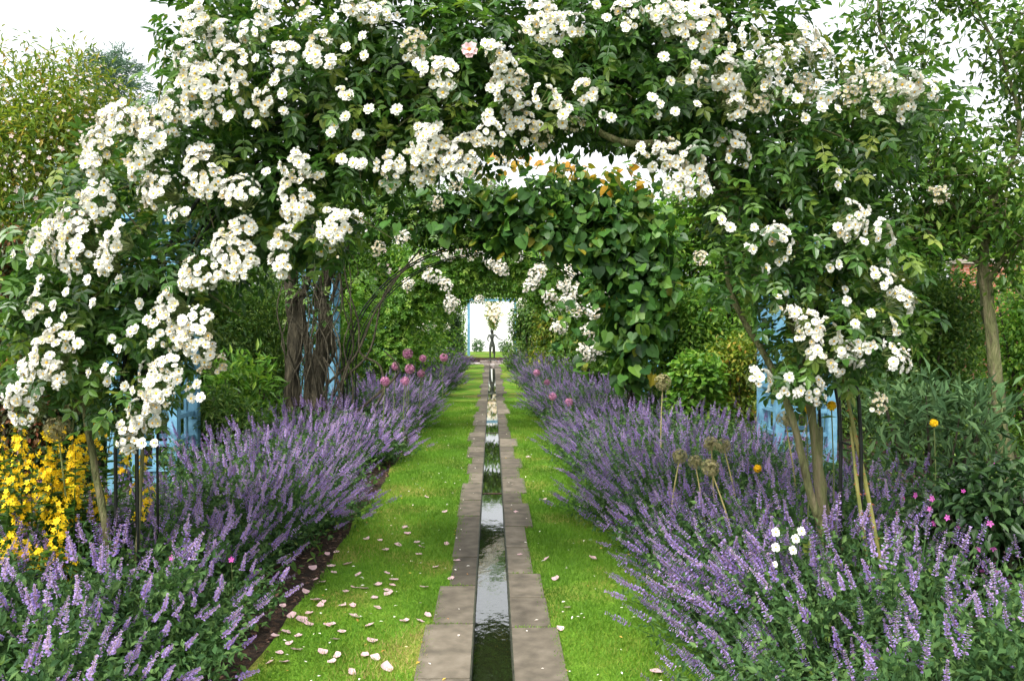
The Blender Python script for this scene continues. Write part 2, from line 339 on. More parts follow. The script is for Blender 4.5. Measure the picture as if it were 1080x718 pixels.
for side in (-1, 1):
    n = 95000; yy = 3.2 + (rng.random(n)**2.0)*15; xx = .13 + rng.random(n)*1.0
    wv = np.array([slabw(side, v) for v in yy]); k = xx > wv - .012 + rng.normal(size=n)*.006; xx = xx[k]; yy = yy[k]; n = len(xx)
    P = np.stack([side*xx, yy, np.full(n, -.006)], -1); d = norm(unit(n)*.75 + np.array([0,0,1])); 
    bl.inst(([(-.09,0,0),(.09,0,0),(.0,1,.06)], [(0,1,2)], [0]), P, frames(d, unit(n)), (.012+.018*rng.random(n))*(1+.06*yy), np.clip(rng.random(n)*.72+.26*np.sin(xx*4.3+yy*1.7+side)*np.sin(yy*2.3+side*2)+.1*np.sin(yy*3.1)+.22*np.clip(5.2-yy,0,1)*(side < 0), 0, 1))
tag(bl.build('grass', M_grassb), 'short mown grass growing on the two strips of lawn', 'grass', kind='stuff')
ms = Mesh(); n = 5200; sd_ = np.where(rng.random(n) < .5, -1, 1); Y = 3.3+rng.random(n)**1.5*16; X = np.zeros(n)
for i in range(n):
    lst = slabsL if sd_[i] < 0 else slabsR
    if i % 3 == 0: y0 = min((a for a, b, w_ in lst), key=lambda a: abs(a-Y[i])); Y[i] = y0 + rng.normal()*.012; X[i] = sd_[i]*(.12+rng.random()*.24)
    else: X[i] = sd_[i]*(slabw(sd_[i], Y[i]) - abs(rng.normal())*.022)
k = np.array([abs(X[i]) < slabw(sd_[i], Y[i]) + .01 for i in range(n)]); P = np.stack([X, Y, np.full(n, .006)], -1)[k]; n = len(P)
ms.inst(([(-.12,0,0),(.12,0,0),(.0,1,.06)], [(0,1,2)], [0]), P, frames(unit(n)*.9+np.array([0,0,.8]), unit(n)), .008+.014*rng.random(n), rng.random(n)*.8)
tag(ms.build('creeping_grass', M_grassb), 'wisps of grass and moss creeping over the edges and joints of the stone slabs', 'grass', kind='stuff')
# rill
g = Mesh()
for s_ in (-1, 1): x0, x1 = sorted((s_*RW, s_*(RW+.012))); g.box((x0-.0, 1.2, -.16), (x1, 35.6, .0015), 0) if False else g.box((min(s_*(RW-.008), s_*(RW+.002)), 1.2, -.16), (max(s_*(RW-.008), s_*(RW+.002)), 35.6, .009), 0)
g.box((-RW, 1.2, -.17), (RW, 35.6, -.15))
tag(g.build('rill_channel', noisy('wet_dark_slate', (.012,.014,.008), (.05,.055,.03), 12, .5, .4)), kind='structure')
def watermat():
    m, n, N = mat('dark_water'); L = n.links.new; tc = N('ShaderNodeTexCoord'); mp = N('ShaderNodeMapping'); mp.inputs['Scale'].default_value = (1, .5, 1); L(tc.outputs['Object'], mp.inputs[0])
    no = N('ShaderNodeTexNoise'); no.inputs['Scale'].default_value = 13; no.inputs['Detail'].default_value = 4; L(mp.outputs[0], no.inputs['Vector'])
    sx = N('ShaderNodeSeparateXYZ'); L(tc.outputs['Object'], sx.inputs[0]); mr = N('ShaderNodeMapRange'); mr.inputs[1].default_value = 4.5; mr.inputs[2].default_value = 9; mr.inputs[3].default_value = .11; mr.inputs[4].default_value = .006; L(sx.outputs[1], mr.inputs[0])
    b = N('ShaderNodeBump'); b.inputs['Distance'].default_value = .02; L(mr.outputs[0], b.inputs['Strength']); L(no.outputs[0], b.inputs['Height'])
    p = N('ShaderNodeBsdfPrincipled'); p.inputs['Base Color'].default_value = (.012,.016,.006,1); p.inputs['Roughness'].default_value = .02; p.inputs['Specular IOR Level'].default_value = .9; p.inputs['IOR'].default_value = 2.1; L(b.outputs[0], p.inputs['Normal'])
    o = N('ShaderNodeOutputMaterial'); L(p.outputs[0], o.inputs[0]); return m
g = Mesh(); g.raw([(-RW+.006,1.2,-.035),(RW-.006,1.2,-.035),(RW-.006,35.5,-.035),(-RW+.006,35.5,-.035)], [(0,1,2,3)])
tag(g.build('water', watermat()), kind='structure')
g = Mesh()
for yy in (8.45, 13.2, 18.6, 24.5): g.box((-RW+.008, yy, -.12), (RW-.008, yy+.05, -.031))
tag(g.build('rill_steps', M_soil), kind='structure')
# far end: dark kerb, raised lawn, pale paving, white wall
g = Mesh(); g.box((-2.2, 35.5, -.2), (2.2, 36.9, .01)); tag(g.build('far_paving', noisy('pale_paving', (.35,.3,.28), (.5,.45,.42), 3)), kind='structure')
g = Mesh(); g.box((-2.4, 38.0, -.2), (2.4, 38.3, .16)); tag(g.build('far_step', noisy('brown_step', (.03,.018,.012), (.07,.045,.03), 9)), kind='structure')
g = Mesh(); g.box((-6, 38.3, -.2), (6, 46, .19)); tag(g.build('far_lawn', M_lawn), kind='structure')
M_wwall = noisy('white_render', (.72,.72,.70), (.84,.84,.82), 2, .8, .2)
ww = thing('garden_wall', (0, 47, .15), 'white painted garden wall closing the far end behind the statue', 'wall')
g = PM(); g.box((-6, 47, .15), (6, 47.3, 4.2)); g.build('wall', M_wwall, ww)
g = PM(); g.box((-6.1, 46.93, 4.2), (6.1, 47.4, 4.32)); g.build('coping', noisy('pale_stone', (.5,.48,.45), (.6,.58,.55), 4), ww)

# ------------------------------------------------------------------ blue trellis pillars
def pillar(x, y, label, h=2.7, w_=.68):
    t = thing('trellis_pillar', (x, y, -.02), label, 'trellis pillar', 'blue trellis pillars'); p = .095
    for i in (0, 1):
        for j in (0, 1):
            g = Mesh(); x0 = i*(w_-p); y0 = j*(w_-p); g.box((x0, y0, 0), (x0+p, y0+p, h)); g.build('post', M_blue, t)
    for face in range(4):
        g = Mesh(); s = .045
        for z in np.arange(.22, h-.1, .25):
            if face == 0: g.box((p, .03, z), (w_-p, .055, z+s))
            if face == 1: g.box((p, w_-.055, z), (w_-p, w_-.03, z+s))
            if face == 2: g.box((.03, p, z), (.055, w_-p, z+s))
            if face == 3: g.box((w_-.055, p, z), (w_-.03, w_-p, z+s))
        for u in (w_*.5-s/2-.1, w_*.5-s/2+.1):
            if face == 0: g.box((u, .057, .1), (u+s, .08, h-.08))
            if face == 1: g.box((u, w_-.082, .1), (u+s, w_-.057, h-.08))
            if face == 2: g.box((.057, u, .1), (.08, u+s, h-.08))
            if face == 3: g.box((w_-.082, u, .1), (w_-.057, u+s, h-.08))
        g.build('lattice_panel', M_blue, t)
    g = Mesh(); g.box((-.04, -.04, h), (w_+.04, w_+.04, h+.05)); g.build('cap', M_blue, t); return t
pillar(-3.1-.68, 8.45, 'pale blue wooden trellis pillar under the white rose on the near left')
pillar(3.02, 9.0, 'pale blue wooden trellis pillar behind the rose trunk on the near right', w_=.66)
pillar(-3.1-.66, 16.7, 'pale blue trellis pillar just behind the bundle of twisted trunks on the left')
pillar(-3.1-.66, 25, 'distant blue trellis pillar among the shrubs on the left, beyond the pink alliums')
pillar(3.1, 17, 'blue trellis pillar hidden in greenery behind the heart leaved vine on the right')
t = thing('garden_gateway', (0, 39.5, .17), 'slim pale blue wooden gateway framing the white wall beyond the statue', 'gateway')
for s_ in (-1, 1):
    g = Mesh(); g.box((s_*1.08-.06, -.06, 0), (s_*1.08+.06, .06, 2.55)); g.build('post', M_blue, t)
g = Mesh(); g.box((-1.3, -.05, 2.55), (1.3, .05, 2.68)); g.build('crossbeam', M_blue, t)

# ------------------------------------------------------------------ metal arches
def hoop(x, y, top=2.8, half=2.08, r=.011, dy=0):
    pts = [(-half, y, -.05), (-half, y, .5), (-half, y, .95)] + [(-half*math.cos(a), y, .95+(top-.95)*math.sin(a)) for a in np.linspace(.12, math.pi-.12, 22)] + [(half, y, .95), (half, y, .5), (half, y, -.05)]
    return pts
def arch(y, label, n=2, gap=.28, top=2.8):
    t = thing('metal_arch', (0, y, 0), label, 'garden arch', 'black metal arches over the path')
    hh = []
    for k in range(n):
        for inner in (0, 1):
            g = PM(); g.tube(hoop(0, y + k*gap, top-inner*.14, 2.08-inner*.12), .011 if not inner else .008, 6); g.build('hoop', M_iron, t, True)
    P = np.array(hoop(0, y, top, 2.08))
    for p in P[1::3]: g = PM(); g.tube([p, p + np.array([0, gap*(n-1), 0])], .007, 5); g.build('cross_rod', M_iron, t)
    return t
arch(4.75, 'nearest black metal arch buried under the white rambling rose', top=3.15)
arch(12.0, 'second black metal arch, its thin rods curving bare on the left side')
arch(18.0, 'third metal arch along the path, hung with clusters of white roses')
arch(24.5, 'fourth metal arch along the path, thickly overgrown with green leaves')
arch(31, 'farthest metal arch, framing the statue with leaves')

# ------------------------------------------------------------------ rose truss meshes
def out_frames(n_vec, roll):
    n_vec = norm(n_vec); ref = np.where(np.abs(n_vec[:, 2:3]) > .9, np.array([[1., 0, 0]]), np.array([[0, 0, 1.]]))
    u = norm(np.cross(ref, n_vec)); v = np.cross(n_vec, u); c, s = np.cos(roll)[:, None], np.sin(roll)[:, None]
    return np.stack([u*c+v*s, -u*s+v*c, n_vec], -1)
def truss(r, seed, bs=.052, old=.2, elong=1.0, drop=0):
    g = np.random.default_rng(seed); ms = Mesh(); pts = []
    target = int(max(4, 1.9*(r/(bs*.5))**2*.8*elong))
    tries = 0
    while len(pts) < target and tries < 4000:
        tries += 1; a = g.random()*6.28; q = math.sqrt(g.random()); x = math.cos(a)*q*r; y = math.sin(a)*q*r*elong + g.normal()*.1*r
        z = r*.6*(1-q*q) + g.normal()*.012
        p = np.array([x, y, z])
        if all(np.linalg.norm(p-o) > bs*.5 for o in pts): pts.append(p)
    P = np.array(pts); n = len(P); nv = norm(P*np.array([1,1/elong,.3])/r*.75 + np.array([0,0,.85]) + g.normal(size=(n,3))*.26)
    Mx = out_frames(nv, g.random(n)*6.28); om = g.random(n) < old; sc = bs*(.62+.5*g.random(n)**.7)
    for q in range(3):
        w_ = ~om & (np.arange(n) % 3 == q); ms.inst(T_bl[q], P[w_], Mx[w_], sc[w_], g.random(w_.sum()))
    T = (T_blossom_old[0], T_blossom_old[1], [2 if m == 0 else 1 for m in T_blossom_old[2]])
    ms.inst(T, P[om], Mx[om], sc[om]*.85, g.random(om.sum()))
    k = max(3, n//2); a = g.random(k)*6.28; B = np.stack([np.cos(a)*r*1.05, np.sin(a)*r*1.05*elong, g.normal(size=k)*.02+.01], -1)   # buds
    for b in B:
        ms.tube([b-np.array([0,0,.004]), b+np.array([0,0,.004]), b+np.array([0,0,.012])], [.004,.007,.001], 5, int(g.random()*2)*3, .3)
    root = np.array([0, 0, -.6*r-.05])
    for p in list(P) + list(B):
        mid = (p+root)/2 + np.array([0,0,-.02]); ms.tube([root, mid, p - np.array([0,0,.004])], [.0022,.0016,.0012], 3, 3, .5)
    return ms.data('flower_cluster', [M_white, M_centre, M_cream, M_stem])
TR = {}
for ri, r in enumerate((.045, .065, .085, .105, .13)):
    TR[r] = [truss(r, 100+ri*10+i, elong=1+.25*(i % 3)) for i in range(4)]
OLD = [truss(.09, 300+i, old=.85, bs=.042) for i in range(3)]
def single(seed):
    ms = Mesh(); g = np.random.default_rng(seed); ms.inst(T_blossom, np.zeros((1,3)), out_frames(np.array([[0,0,1.]]), np.array([g.random()*6])), .056, np.array([.7]))
    ms.tube([(0,0,-.09),(.005,0,-.04),(0,0,0)], .0016, 4, 3); return ms.data('blossom', [M_white, M_centre, M_cream, M_stem])
SG = [single(i) for i in range(3)]
def place_truss(parent, px, py, rp, Y, out=None, old=False, name='flower_cluster'):
    p = at(px, py, Y); r = rp/F*Y
    o = np.array(out if out is not None else [0, -1, .25]) + rng.normal(size=3)*np.array([.2,.1,.16])
    e = Vector(o).to_track_quat('Z', 'Y').to_euler()
    if rp <= 6.5:
        me = SG[rng.integers(3)]; name = 'blossom'; sc = .9+.25*rng.random(); loc = p
    elif old: me = OLD[rng.integers(3)]; sc = r/.09; loc = p
    else:
        k = min(TR, key=lambda q: abs(q-r)); me = TR[k][rng.integers(4)]; sc = np.clip(r/k, .8, 1.35); loc = p
    ob = put(name, me, parent, Vector(loc)-parent.location, e, sc)
    ob.rotation_euler.rotate_axis('Z', rng.random()*6.28 if rp < 14 else rng.normal()*.5)
    return ob

L_T = [(215,183,20),(167,200,23),(253,203,22),(187,225,12),(313,173,15),(313,207,20),(352,238,18),(103,213,22),(80,232,25),(125,130,23),(160,150,20),(103,152,16),(187,127,16),(247,67,20),(213,90,25),(197,57,18),(207,22,18),(253,95,10),(277,106,12),(300,60,14),(280,12,16),(337,43,12),(213,160,9),
 (80,258,28),(123,253,17),(110,277,14),(40,257,15),(213,287,25),(247,268,22),(253,247,14),(295,280,14),(300,250,14),(343,250,18),(37,323,13),(180,320,17),(170,343,15),(207,350,22),(190,357,14),(217,373,13),(53,373,22),(33,387,12),(63,397,12),(20,413,16),(27,430,21),(157,393,12),(177,390,16),(167,413,20),(147,433,13),(137,457,14),(140,467,12),(163,437,17),
 (390,12,12),(390,26,8),(407,15,10),(463,80,20),(365,97,9),(522,58,14),(533,75,18),(540,103,14),(550,127,18),(575,103,14),(593,118,11),(620,98,13),(577,27,21),(603,27,14),(573,8,14),(552,35,10),
 (450,150,18),(457,165,18),(437,177,18),(410,183,17),(490,163,20),(517,140,16),(480,172,14),(232,40,18),(175,110,14),(145,172,14),(230,120,13),(60,240,18),(335,190,9),(325,15,10),(265,35,12),(370,5,12),(95,175,14)]
L_S = [(241,123),(299,117),(281,181),(298,99),(210,120),(270,62),(348,69),(353,20),(353,133),(349,140),(325,57),(126,295),(93,295),(74,295),(148,320),(57,322),(68,334),(119,357),(94,393),(111,388),(120,392),(114,402),(132,407),(143,347),(138,350),(43,413),(80,385),(208,405),(199,408),(202,420),(212,419),(163,467),(125,368),(461,133),(442,142),(516,119),(512,46),(517,93),(373,172),(380,174),(588,57),(305,75),(290,85),(365,50),(225,300),(150,467),(52,340),(70,308),(160,362)]
L_OLD = [(437,47,16),(150,130,16),(545,85,12),(90,275,14),(225,385,14),(570,145,12)]
R_T = [(663,13,14),(663,28,9),(693,7,20),(713,27,14),(707,167,17),(680,165,10),(712,192,18),(730,170,14),(733,195,13),(735,27,25),(727,80,11),(745,85,9),(763,73,16),(770,97,20),(775,112,12),(813,63,18),(843,57,16),(803,87,10),(870,97,12),(927,73,14),(960,87,15),(953,107,12),(980,97,10),(923,112,10),(777,157,15),(900,230,17),(823,255,14),(930,247,15),(887,243,11),(933,298,10),(953,317,14),(945,308,10),(823,325,9),(837,332,12),(853,343,17),(873,350,14),(852,362,16),(887,380,18),(907,370,13),(867,377,10),(920,363,9),(938,347,10),(950,383,14),(943,372,9),(800,400,13),(828,412,9),(857,412,16),(850,35,12),(790,40,14),(900,75,12),(870,60,12),(825,95,10),(940,90,12),(893,372,12)]
R_S = [(629,5),(640,19),(688,103),(693,121),(712,118),(707,86),(733,68),(841,104),(822,87),(746,200),(761,232),(735,110),(883,115),(911,255),(875,283),(884,279),(828,308),(832,398),(910,121),(770,240),(696,110),(700,60),(815,245)]
R_OLD = [(895,100,14),(850,90,14),(927,425,11),(605,130,12),(740,272,9),(990,205,10),(800,110,13),(920,88,13)]

def rose(name_label, side, base, blobs, trs, sgl, old, stems, Yc=4.95, Yf=4.35):
    t = thing('climbing_rose', (base[0], base[1], 0), name_label, 'climbing rose', 'white roses over the nearest arch')
    ms = PM()
    for (px, py, rx, ry) in blobs:
        c = at(px, py, Yc + rng.normal()*.06); r = (rx/F*Yc, .42+.1*rng.random(), ry/F*Yc)
        cloud(ms, T_comp, c, r, (260 if 200 < px < 740 and py > -20 else 200)*(rx*ry/5000)+50, .155, shell=.35, droop=.65, up=.8)
        cloud(ms, T_comp, at(px, py, Yc+.35), (r[0]*.9, .2, r[2]*.9), (70 if 230 < px < 760 else 25)*(rx*ry/5000), .2, shell=.1, droop=.65)
    for (px, py, rx, ry) in blobs:                                    # leafy sprays reaching out in front
        for q in range(3):
            c = at(px + rng.normal()*rx*.5, py + rng.normal()*ry*.5, Yc-.45); cloud(ms, T_comp, c, (.16,.14,.13), 16, .14, shell=.2, droop=.6)
    ms.build('foliage', M_rose, t)
    # young wood with thorny twigs inside
    ms = PM()
    for (px, py, rx, ry) in blobs:
        for q in range(3):
            a = at(px+rng.normal()*rx*.6, py+rng.normal()*ry*.6, Yc+rng.normal()*.2); b = at(px+rng.normal()*rx, py+rng.normal()*ry*.9, Yc-.35); ms.tube([a, (a+b)/2+[0,0,.06], b], [.007,.005,.002], 5, smooth=3)
    ms.build('twig', M_bark, t)
    for pts, rad, m in stems:
        ms = PM(); ms.tube([at(*p) for p in pts], rad, 9, smooth=5)
        if m is M_cane:              # thorns grow out of the two pale canes
            P, r_ = catmull(np.array([at(*p) for p in pts]), np.array(rad), 14)
            for p, q in list(zip(P, r_))[6:-4:2]:
                a = rng.random()*6.28; d = np.array([math.cos(a), math.sin(a)*.6-.3, -.1]); ms.tube([p+d*q*.7, p+d*q*1.3, p+d*(q+.014)+[0,0,-.004]], [.005,.003,.0005], 5, 1)
        ms.build('stem', [m, M_thorn], t, m is not M_cane)
    yy = lambda px, py: Yf + .12*rng.normal()*.5 - (.12 if py < 120 else 0)
    for (px, py, r) in trs: place_truss(t, px, py, r, yy(px, py), out=[(px-519)/700, -1, .3])
    for q in range(42 if side < 0 else 20):                                               # scattered small sprays
        b = blobs[rng.integers(len(blobs)-1)]; px, py = b[0]+rng.normal()*b[2]*.6, b[1]+rng.normal()*b[3]*.5
        if py > 0: sgl = sgl + [(px, py), (px+rng.normal()*14, py+rng.normal()*12)][:1+int(rng.random()*2)]
    for (px, py) in sgl[:98]: place_truss(t, px, py, 6, yy(px, py), out=[(px-519)/700, -1, .2])
    for (px, py, r) in old: place_truss(t, px, py, r, yy(px, py)+.05, old=True)
    return t
blobsL = [(60,255,42,36),(115,200,50,45),(105,320,75,50),(60,380,48,36),(165,350,48,48),(135,412,18,18),(70,330,50,50),(185,270,80,65),(200,140,52,60),(235,50,55,70),(285,190,85,75),(325,235,45,30),(340,90,100,90),(400,150,75,42),(440,50,100,80),(480,120,60,42),(540,60,90,60),(560,112,45,24),(300,-80,160,70),(480,-90,160,80)]  # final blobs: unseen leaf mass above the view, added to block overhead light
blobsR = [(630,45,95,70),(640,112,70,28),(700,50,90,75),(690,130,50,22),(735,120,60,40),(790,50,80,60),(800,150,70,70),(785,215,48,45),(870,110,80,55),(890,185,75,55),(850,250,50,45),(940,110,50,40),(915,265,38,45),(875,320,38,40),(850,375,42,34),(925,330,24,30),(805,280,20,35),(700,-90,160,80)]  # end blob is unseen foliage overhead, put in to shade the canopy below
stL = [([(122,640,4.8),(112,560,4.8),(98,480,4.85),(88,420,4.9),(90,350,4.95),(130,270,4.95),(210,180,4.95),(330,120,4.95),(450,100,4.95)], [.022,.02,.018,.017,.016,.015,.013,.011,.008], M_bark),
       ([(140,650,4.75),(146,560,4.8),(150,480,4.9),(155,400,5.0),(190,300,5.0),(260,200,5.0)], [.012,.011,.01,.01,.008,.006], M_bark)]
stR = [([(880,650,4.9),(868,560,4.9),(862,480,4.9),(850,400,4.95),(836,340,5),(815,300,5),(790,250,5),(755,190,4.9),(710,155,4.6),(655,150,4.5),(615,128,4.6)], [.042,.036,.031,.028,.026,.024,.022,.022,.022,.02,.014], M_bark),
       ([(882,640,4.85),(872,580,4.85),(852,510,4.8),(838,450,4.8),(815,390,4.85),(775,320,4.95),(765,270,5)], [.028,.025,.022,.02,.018,.016,.012], M_bark),
       ([(938,650,4.7),(930,600,4.7),(915,520,4.75),(900,450,4.8),(888,390,4.85),(880,330,4.9)], [.013,.012,.0115,.01,.009,.008], M_cane),
       ([(925,650,4.65),(915,590,4.65),(905,520,4.7),(897,450,4.8)], [.011,.0105,.01,.008], M_cane),
       ([(905,650,5.0),(893,590,5.0),(868,520,5.0),(866,450,5)], [.02,.016,.012,.01], M_bark)]
rL = rose('rambling rose heaped with white blooms climbing the left side of the nearest arch', -1, (-2.2, 4.8), blobsL, L_T, L_S, L_OLD, stL)
rR = rose('rambling rose with white blooms and bare woody trunk on the right of the nearest arch', 1, (1.95, 4.9), blobsR, R_T, R_S, R_OLD, stR)
# one pinkish orange bloom high in the left rose
ob = put('faded_bloom', None, None) if False else None
g = Mesh(); g.inst((T_blossom[0], T_blossom[1], T_blossom[2]), np.zeros((1,3)), out_frames(np.array([[0,0,1.]]), np.array([1.])), .085, np.array([.5]))
ob = put('bloom', g.data('bloom', [M_pink, M_orange]), rL, Vector(at(495,53,4.2))-rL.location, Vector((0,-1,.2)).to_track_quat('Z','Y').to_euler()); ob['label'] = 'single pink and orange bloom'

# ------------------------------------------------------------------ plants on the farther arches
def arch_plant(y, label, T, M_, size, n, w0=.5, clusters=(), base_x=-2.1, heights=None, a0=0, a1=math.pi, low=.9, name='climbing_rose', cat='climbing rose', depth=.5, extra=()):
    t = thing(name, (base_x, y+.1, 0), label, cat)
    ms = PM(); k = int(16*(a1-a0)/math.pi)+1
    for i, a in enumerate(np.linspace(a0, a1, k)):
        x = -2.15*math.cos(a); z = .95 + 2.05*math.sin(a)**.8
        w_ = w0*(.8+.4*rng.random()); cloud(ms, T, (x, y+.15+rng.normal()*.08, z+.12*w_), (w_*.9, depth, w_*.85), n, size, shell=.3, droop=.5)
    for (x, z, rx, rz, nn) in extra: cloud(ms, T, (x, y+.1, z), (rx, depth*.9, rz), nn, size, shell=.3, droop=.5)
    ms.build('foliage', M_, t)
    if a0 < .3: 
        ms = PM()
        for q in range(3): ms.tube([(-2.2+rng.normal()*.08, y+rng.normal()*.1, -.03), (-2.15+rng.normal()*.06, y+.1, .7), (-2.1+rng.normal()*.05, y+.1, 1.3), (-1.7, y+.1, 2.2), (-1, y+.1, 2.75), (0, y+.1, 2.95)], [.03,.025,.022,.018,.012,.006], 7, smooth=4)
        ms.build('stem', M_barkd, t)
    if a1 > 2.8:
        ms = PM()
        for q in range(3): ms.tube([(2.15+rng.normal()*.1, y+rng.normal()*.1, -.03), (2.1+rng.normal()*.1, y+.1, .7), (2.1, y+.1, 1.3), (1.7, y+.1, 2.2), (1, y+.1, 2.75), (0, y+.1, 2.95)], [.03,.028,.024,.018,.012,.006], 7, smooth=4)
        ms.build('stem', M_barkd, t)
    for (px, py, r) in clusters: place_truss(t, px, py, max(r, 7), y - depth*.9 - .05)
    return t
# second arch: heart-leaved vine on the right and over the top, thin rose on the left
t = thing('climbing_vine', (2.05, 12.1, 0), 'vine with big heart shaped leaves hanging over the right of the second arch', 'climbing vine')
ms = PM()
def vb(px, py, rx, ry, n, sz=.21, Y=11.9, T=T_heart, dp=.45): cloud(ms, T, at(px, py, Y), (rx/F*Y, dp, ry/F*Y), n, sz, shell=.3, droop=.7, up=.35, jit=.6, sv=.75)
for b in [(560,208,56,16,110),(615,215,56,26,190),(650,240,45,45,300),(600,245,55,25,200),(655,290,40,45,260),(665,340,38,40,220),(645,265,40,35,180),(665,385,28,28,90),(540,225,40,18,80),(620,262,45,20,130),(690,300,22,60,140),(500,208,40,14,30),(450,212,35,12,30),(415,240,28,16,40),(690,250,25,40,120),(500,228,38,12,60),(560,238,42,16,80),(535,255,40,14,70),(465,238,30,12,50)]: vb(*b[:4], int(b[4]*1.35), sz=.15)
for q in range(34):                   # loose shoots reaching up and out of the mass
    px = 480+rng.random()*220; py = 215-rng.random()*20 if px < 640 else 230; a = at(px, py, 11.8); b = a + np.array([rng.normal()*.25, -.3-.2*rng.random(), .25+.5*rng.random()])
    if q % 3 == 0: a = at(590+rng.random()*110, 250+rng.random()*130, 11.7); b = a + np.array([rng.normal()*.2-.15, -.4, -.35*rng.random()])
    k = 9; s_ = np.linspace(.1, 1, k)[:, None]; P = a+(b-a)*s_+rng.normal(size=(k,3))*.04; ms.tube([a, (a+b)/2+[0,0,.05], b], [.006,.004,.002], 4, 0, .3)
    ms.inst(T_heart if q % 2 else T_round, P, frames(unit(k)+np.array([0,-.2,-.5]), unit(k)*.5+np.array([0,-.3,.7])), .13*(.5+.7*rng.random(k)))
ms.build('foliage', M_heart, t)
ms = PM(); vb(640,190,45,14,70,.12); vb(670,212,18,26,45,.12); vb(590,178,35,12,40,.11); vb(540,165,35,12,30,.11); ms.build('young_foliage', M_vineorange, t)['label'] = 'orange tinted young leaves'
ms = PM()
for q in range(7):
    x = rng.normal()*.1; ms.tube([(2.05+x, 12.1, -.03), (2.0-x, 12.05, .5), (1.95+x*1.5, 12.1+x, .9), (2.0, 12.1, 1.5), (1.8+x, 12.1, 2.2), (1.2, 12.1, 2.9), (.2, 12.1+x, 3.05)], [.028,.024,.02,.02,.016,.01,.006], 6, smooth=4)
ms.build('stem', M_barkd, t)
# twisted trunks, left of second arch
t = thing('climbing_rose', (-2.6, 12, 0), 'bundle of twisted mossy trunks rising behind the catmint on the left', 'climbing rose')
for pts, r in (([(312,445),(308,400),(312,350),(306,300),(316,240),(340,200)], .115), ([(330,445),(334,400),(343,350),(340,310),(352,265),(356,220)], .13), ([(322,440),(326,380),(318,320),(332,270),(322,220)], .06), ([(345,445),(338,400),(352,370),(347,330),(358,290),(372,240)], .035)):
    ms = PM(); n = len(pts); ms.tube([at(px, py, 12+.1*rng.normal()) for px, py in pts], np.linspace(r, r*.6, n), 9, smooth=5); ms.build('trunk', M_barkd, t, True)
ms = PM()
for q in range(26):
    x0 = 300+rng.random()*70; pts = [at(x0+rng.normal()*6+i*rng.normal()*2, 440-i*38, 11.8+rng.normal()*.12) for i in range(6)]; ms.tube(pts, [.012,.011,.01,.009,.007,.004], 5, smooth=4)
for pts in ([(345,405),(375,375),(395,330),(425,285),(445,262)], [(350,420),(362,400),(390,370),(405,310),(432,280)], [(395,430),(405,410),(400,385),(380,372),(378,340),(366,300),(362,270)], [(370,440),(415,400),(420,385),(405,370)]):
    ms.tube([at(px, py, 11.9) for px, py in pts], np.linspace(.02, .01, len(pts)), 6, smooth=5)
ms.build('stem', M_barkd, t)
ms = PM()
for (px, py, rx, ry, n) in [(335,215,40,30,260),(380,200,38,28,260),(405,230,35,26,220),(430,200,40,26,240),(360,245,30,22,120),(300,235,30,25,140),(470,222,38,20,200),(320,290,26,45,90),(505,205,40,18,160),(395,285,14,30,30),(345,330,22,50,50),(470,245,40,14,170),(520,250,40,14,170),(450,225,45,18,200),(540,225,60,20,200)]:
    cloud(ms, T_comps, at(px, py, 12.2), (rx/75, .5, ry/75), n*1.2, .17, shell=.3, droop=.5)
ms.build('foliage', M_mid, t)
for (px, py, r) in [(375,230,9),(398,262,8),(352,275,8),(425,250,8),(460,215,8),(480,195,9),(500,180,10),(530,168,9),(545,158,9),(515,190,8)]: place_truss(t, px, py, r, 11.6, old=rng.random() < .4)
arch_plant(18, 'rose with white flower clusters covering the third arch along the path', T_comps, M_bright, .17, 330, .5,
   [(488,258,9),(507,262,9),(455,290,9),(518,273,8),(527,282,8),(567,288,9),(595,300,8),(605,287,9),(607,327,9),(627,330,10),(598,317,8),(580,313,8),(630,365,11),(440,275,8),(545,268,7),(625,350,9),(500,250,8),(612,305,8),(618,372,8),(470,268,7),(430,300,7),(495,268,8),(540,255,8),(560,300,7),(470,300,7),(585,272,8),(640,310,8),(475,320,6),(590,345,7)],
   extra=[(-2.3,.9,.4,.6,200),(2.3,.9,.45,.7,260),(2.6,1.8,.5,.8,260),(-2.7,1.8,.5,.9,260),(-1.2,3.2,.8,.4,330),(0,3.35,.9,.42,330),(1.2,3.2,.8,.4,330),(-.9,2.7,.6,.35,200),(1.0,2.6,.6,.35,200),(-1.5,2.1,.4,.5,160),(1.5,2.1,.4,.5,160)])
arch_plant(24.5, 'leafy climber with pale flowers over the fourth arch along the path', T_leaf2, M_bright, .13, 700, .55,
   [(455,310,5),(470,300,5),(570,308,5),(585,330,5),(450,345,5),(592,345,5)], name='climbing_plant', cat='climber', extra=[(-2.5,.9,.5,.8,700),(2.5,.9,.5,.8,700)])
arch_plant(31, 'bright green climber around the farthest arch before the statue', T_leaf2, M_bright, .13, 650, .55,
   [(480,318,4),(505,315,4),(550,320,4),(470,345,4)], name='climbing_plant', cat='climber', extra=[(-2.2,.9,.5,.8,600),(2.2,.9,.5,.8,600)])
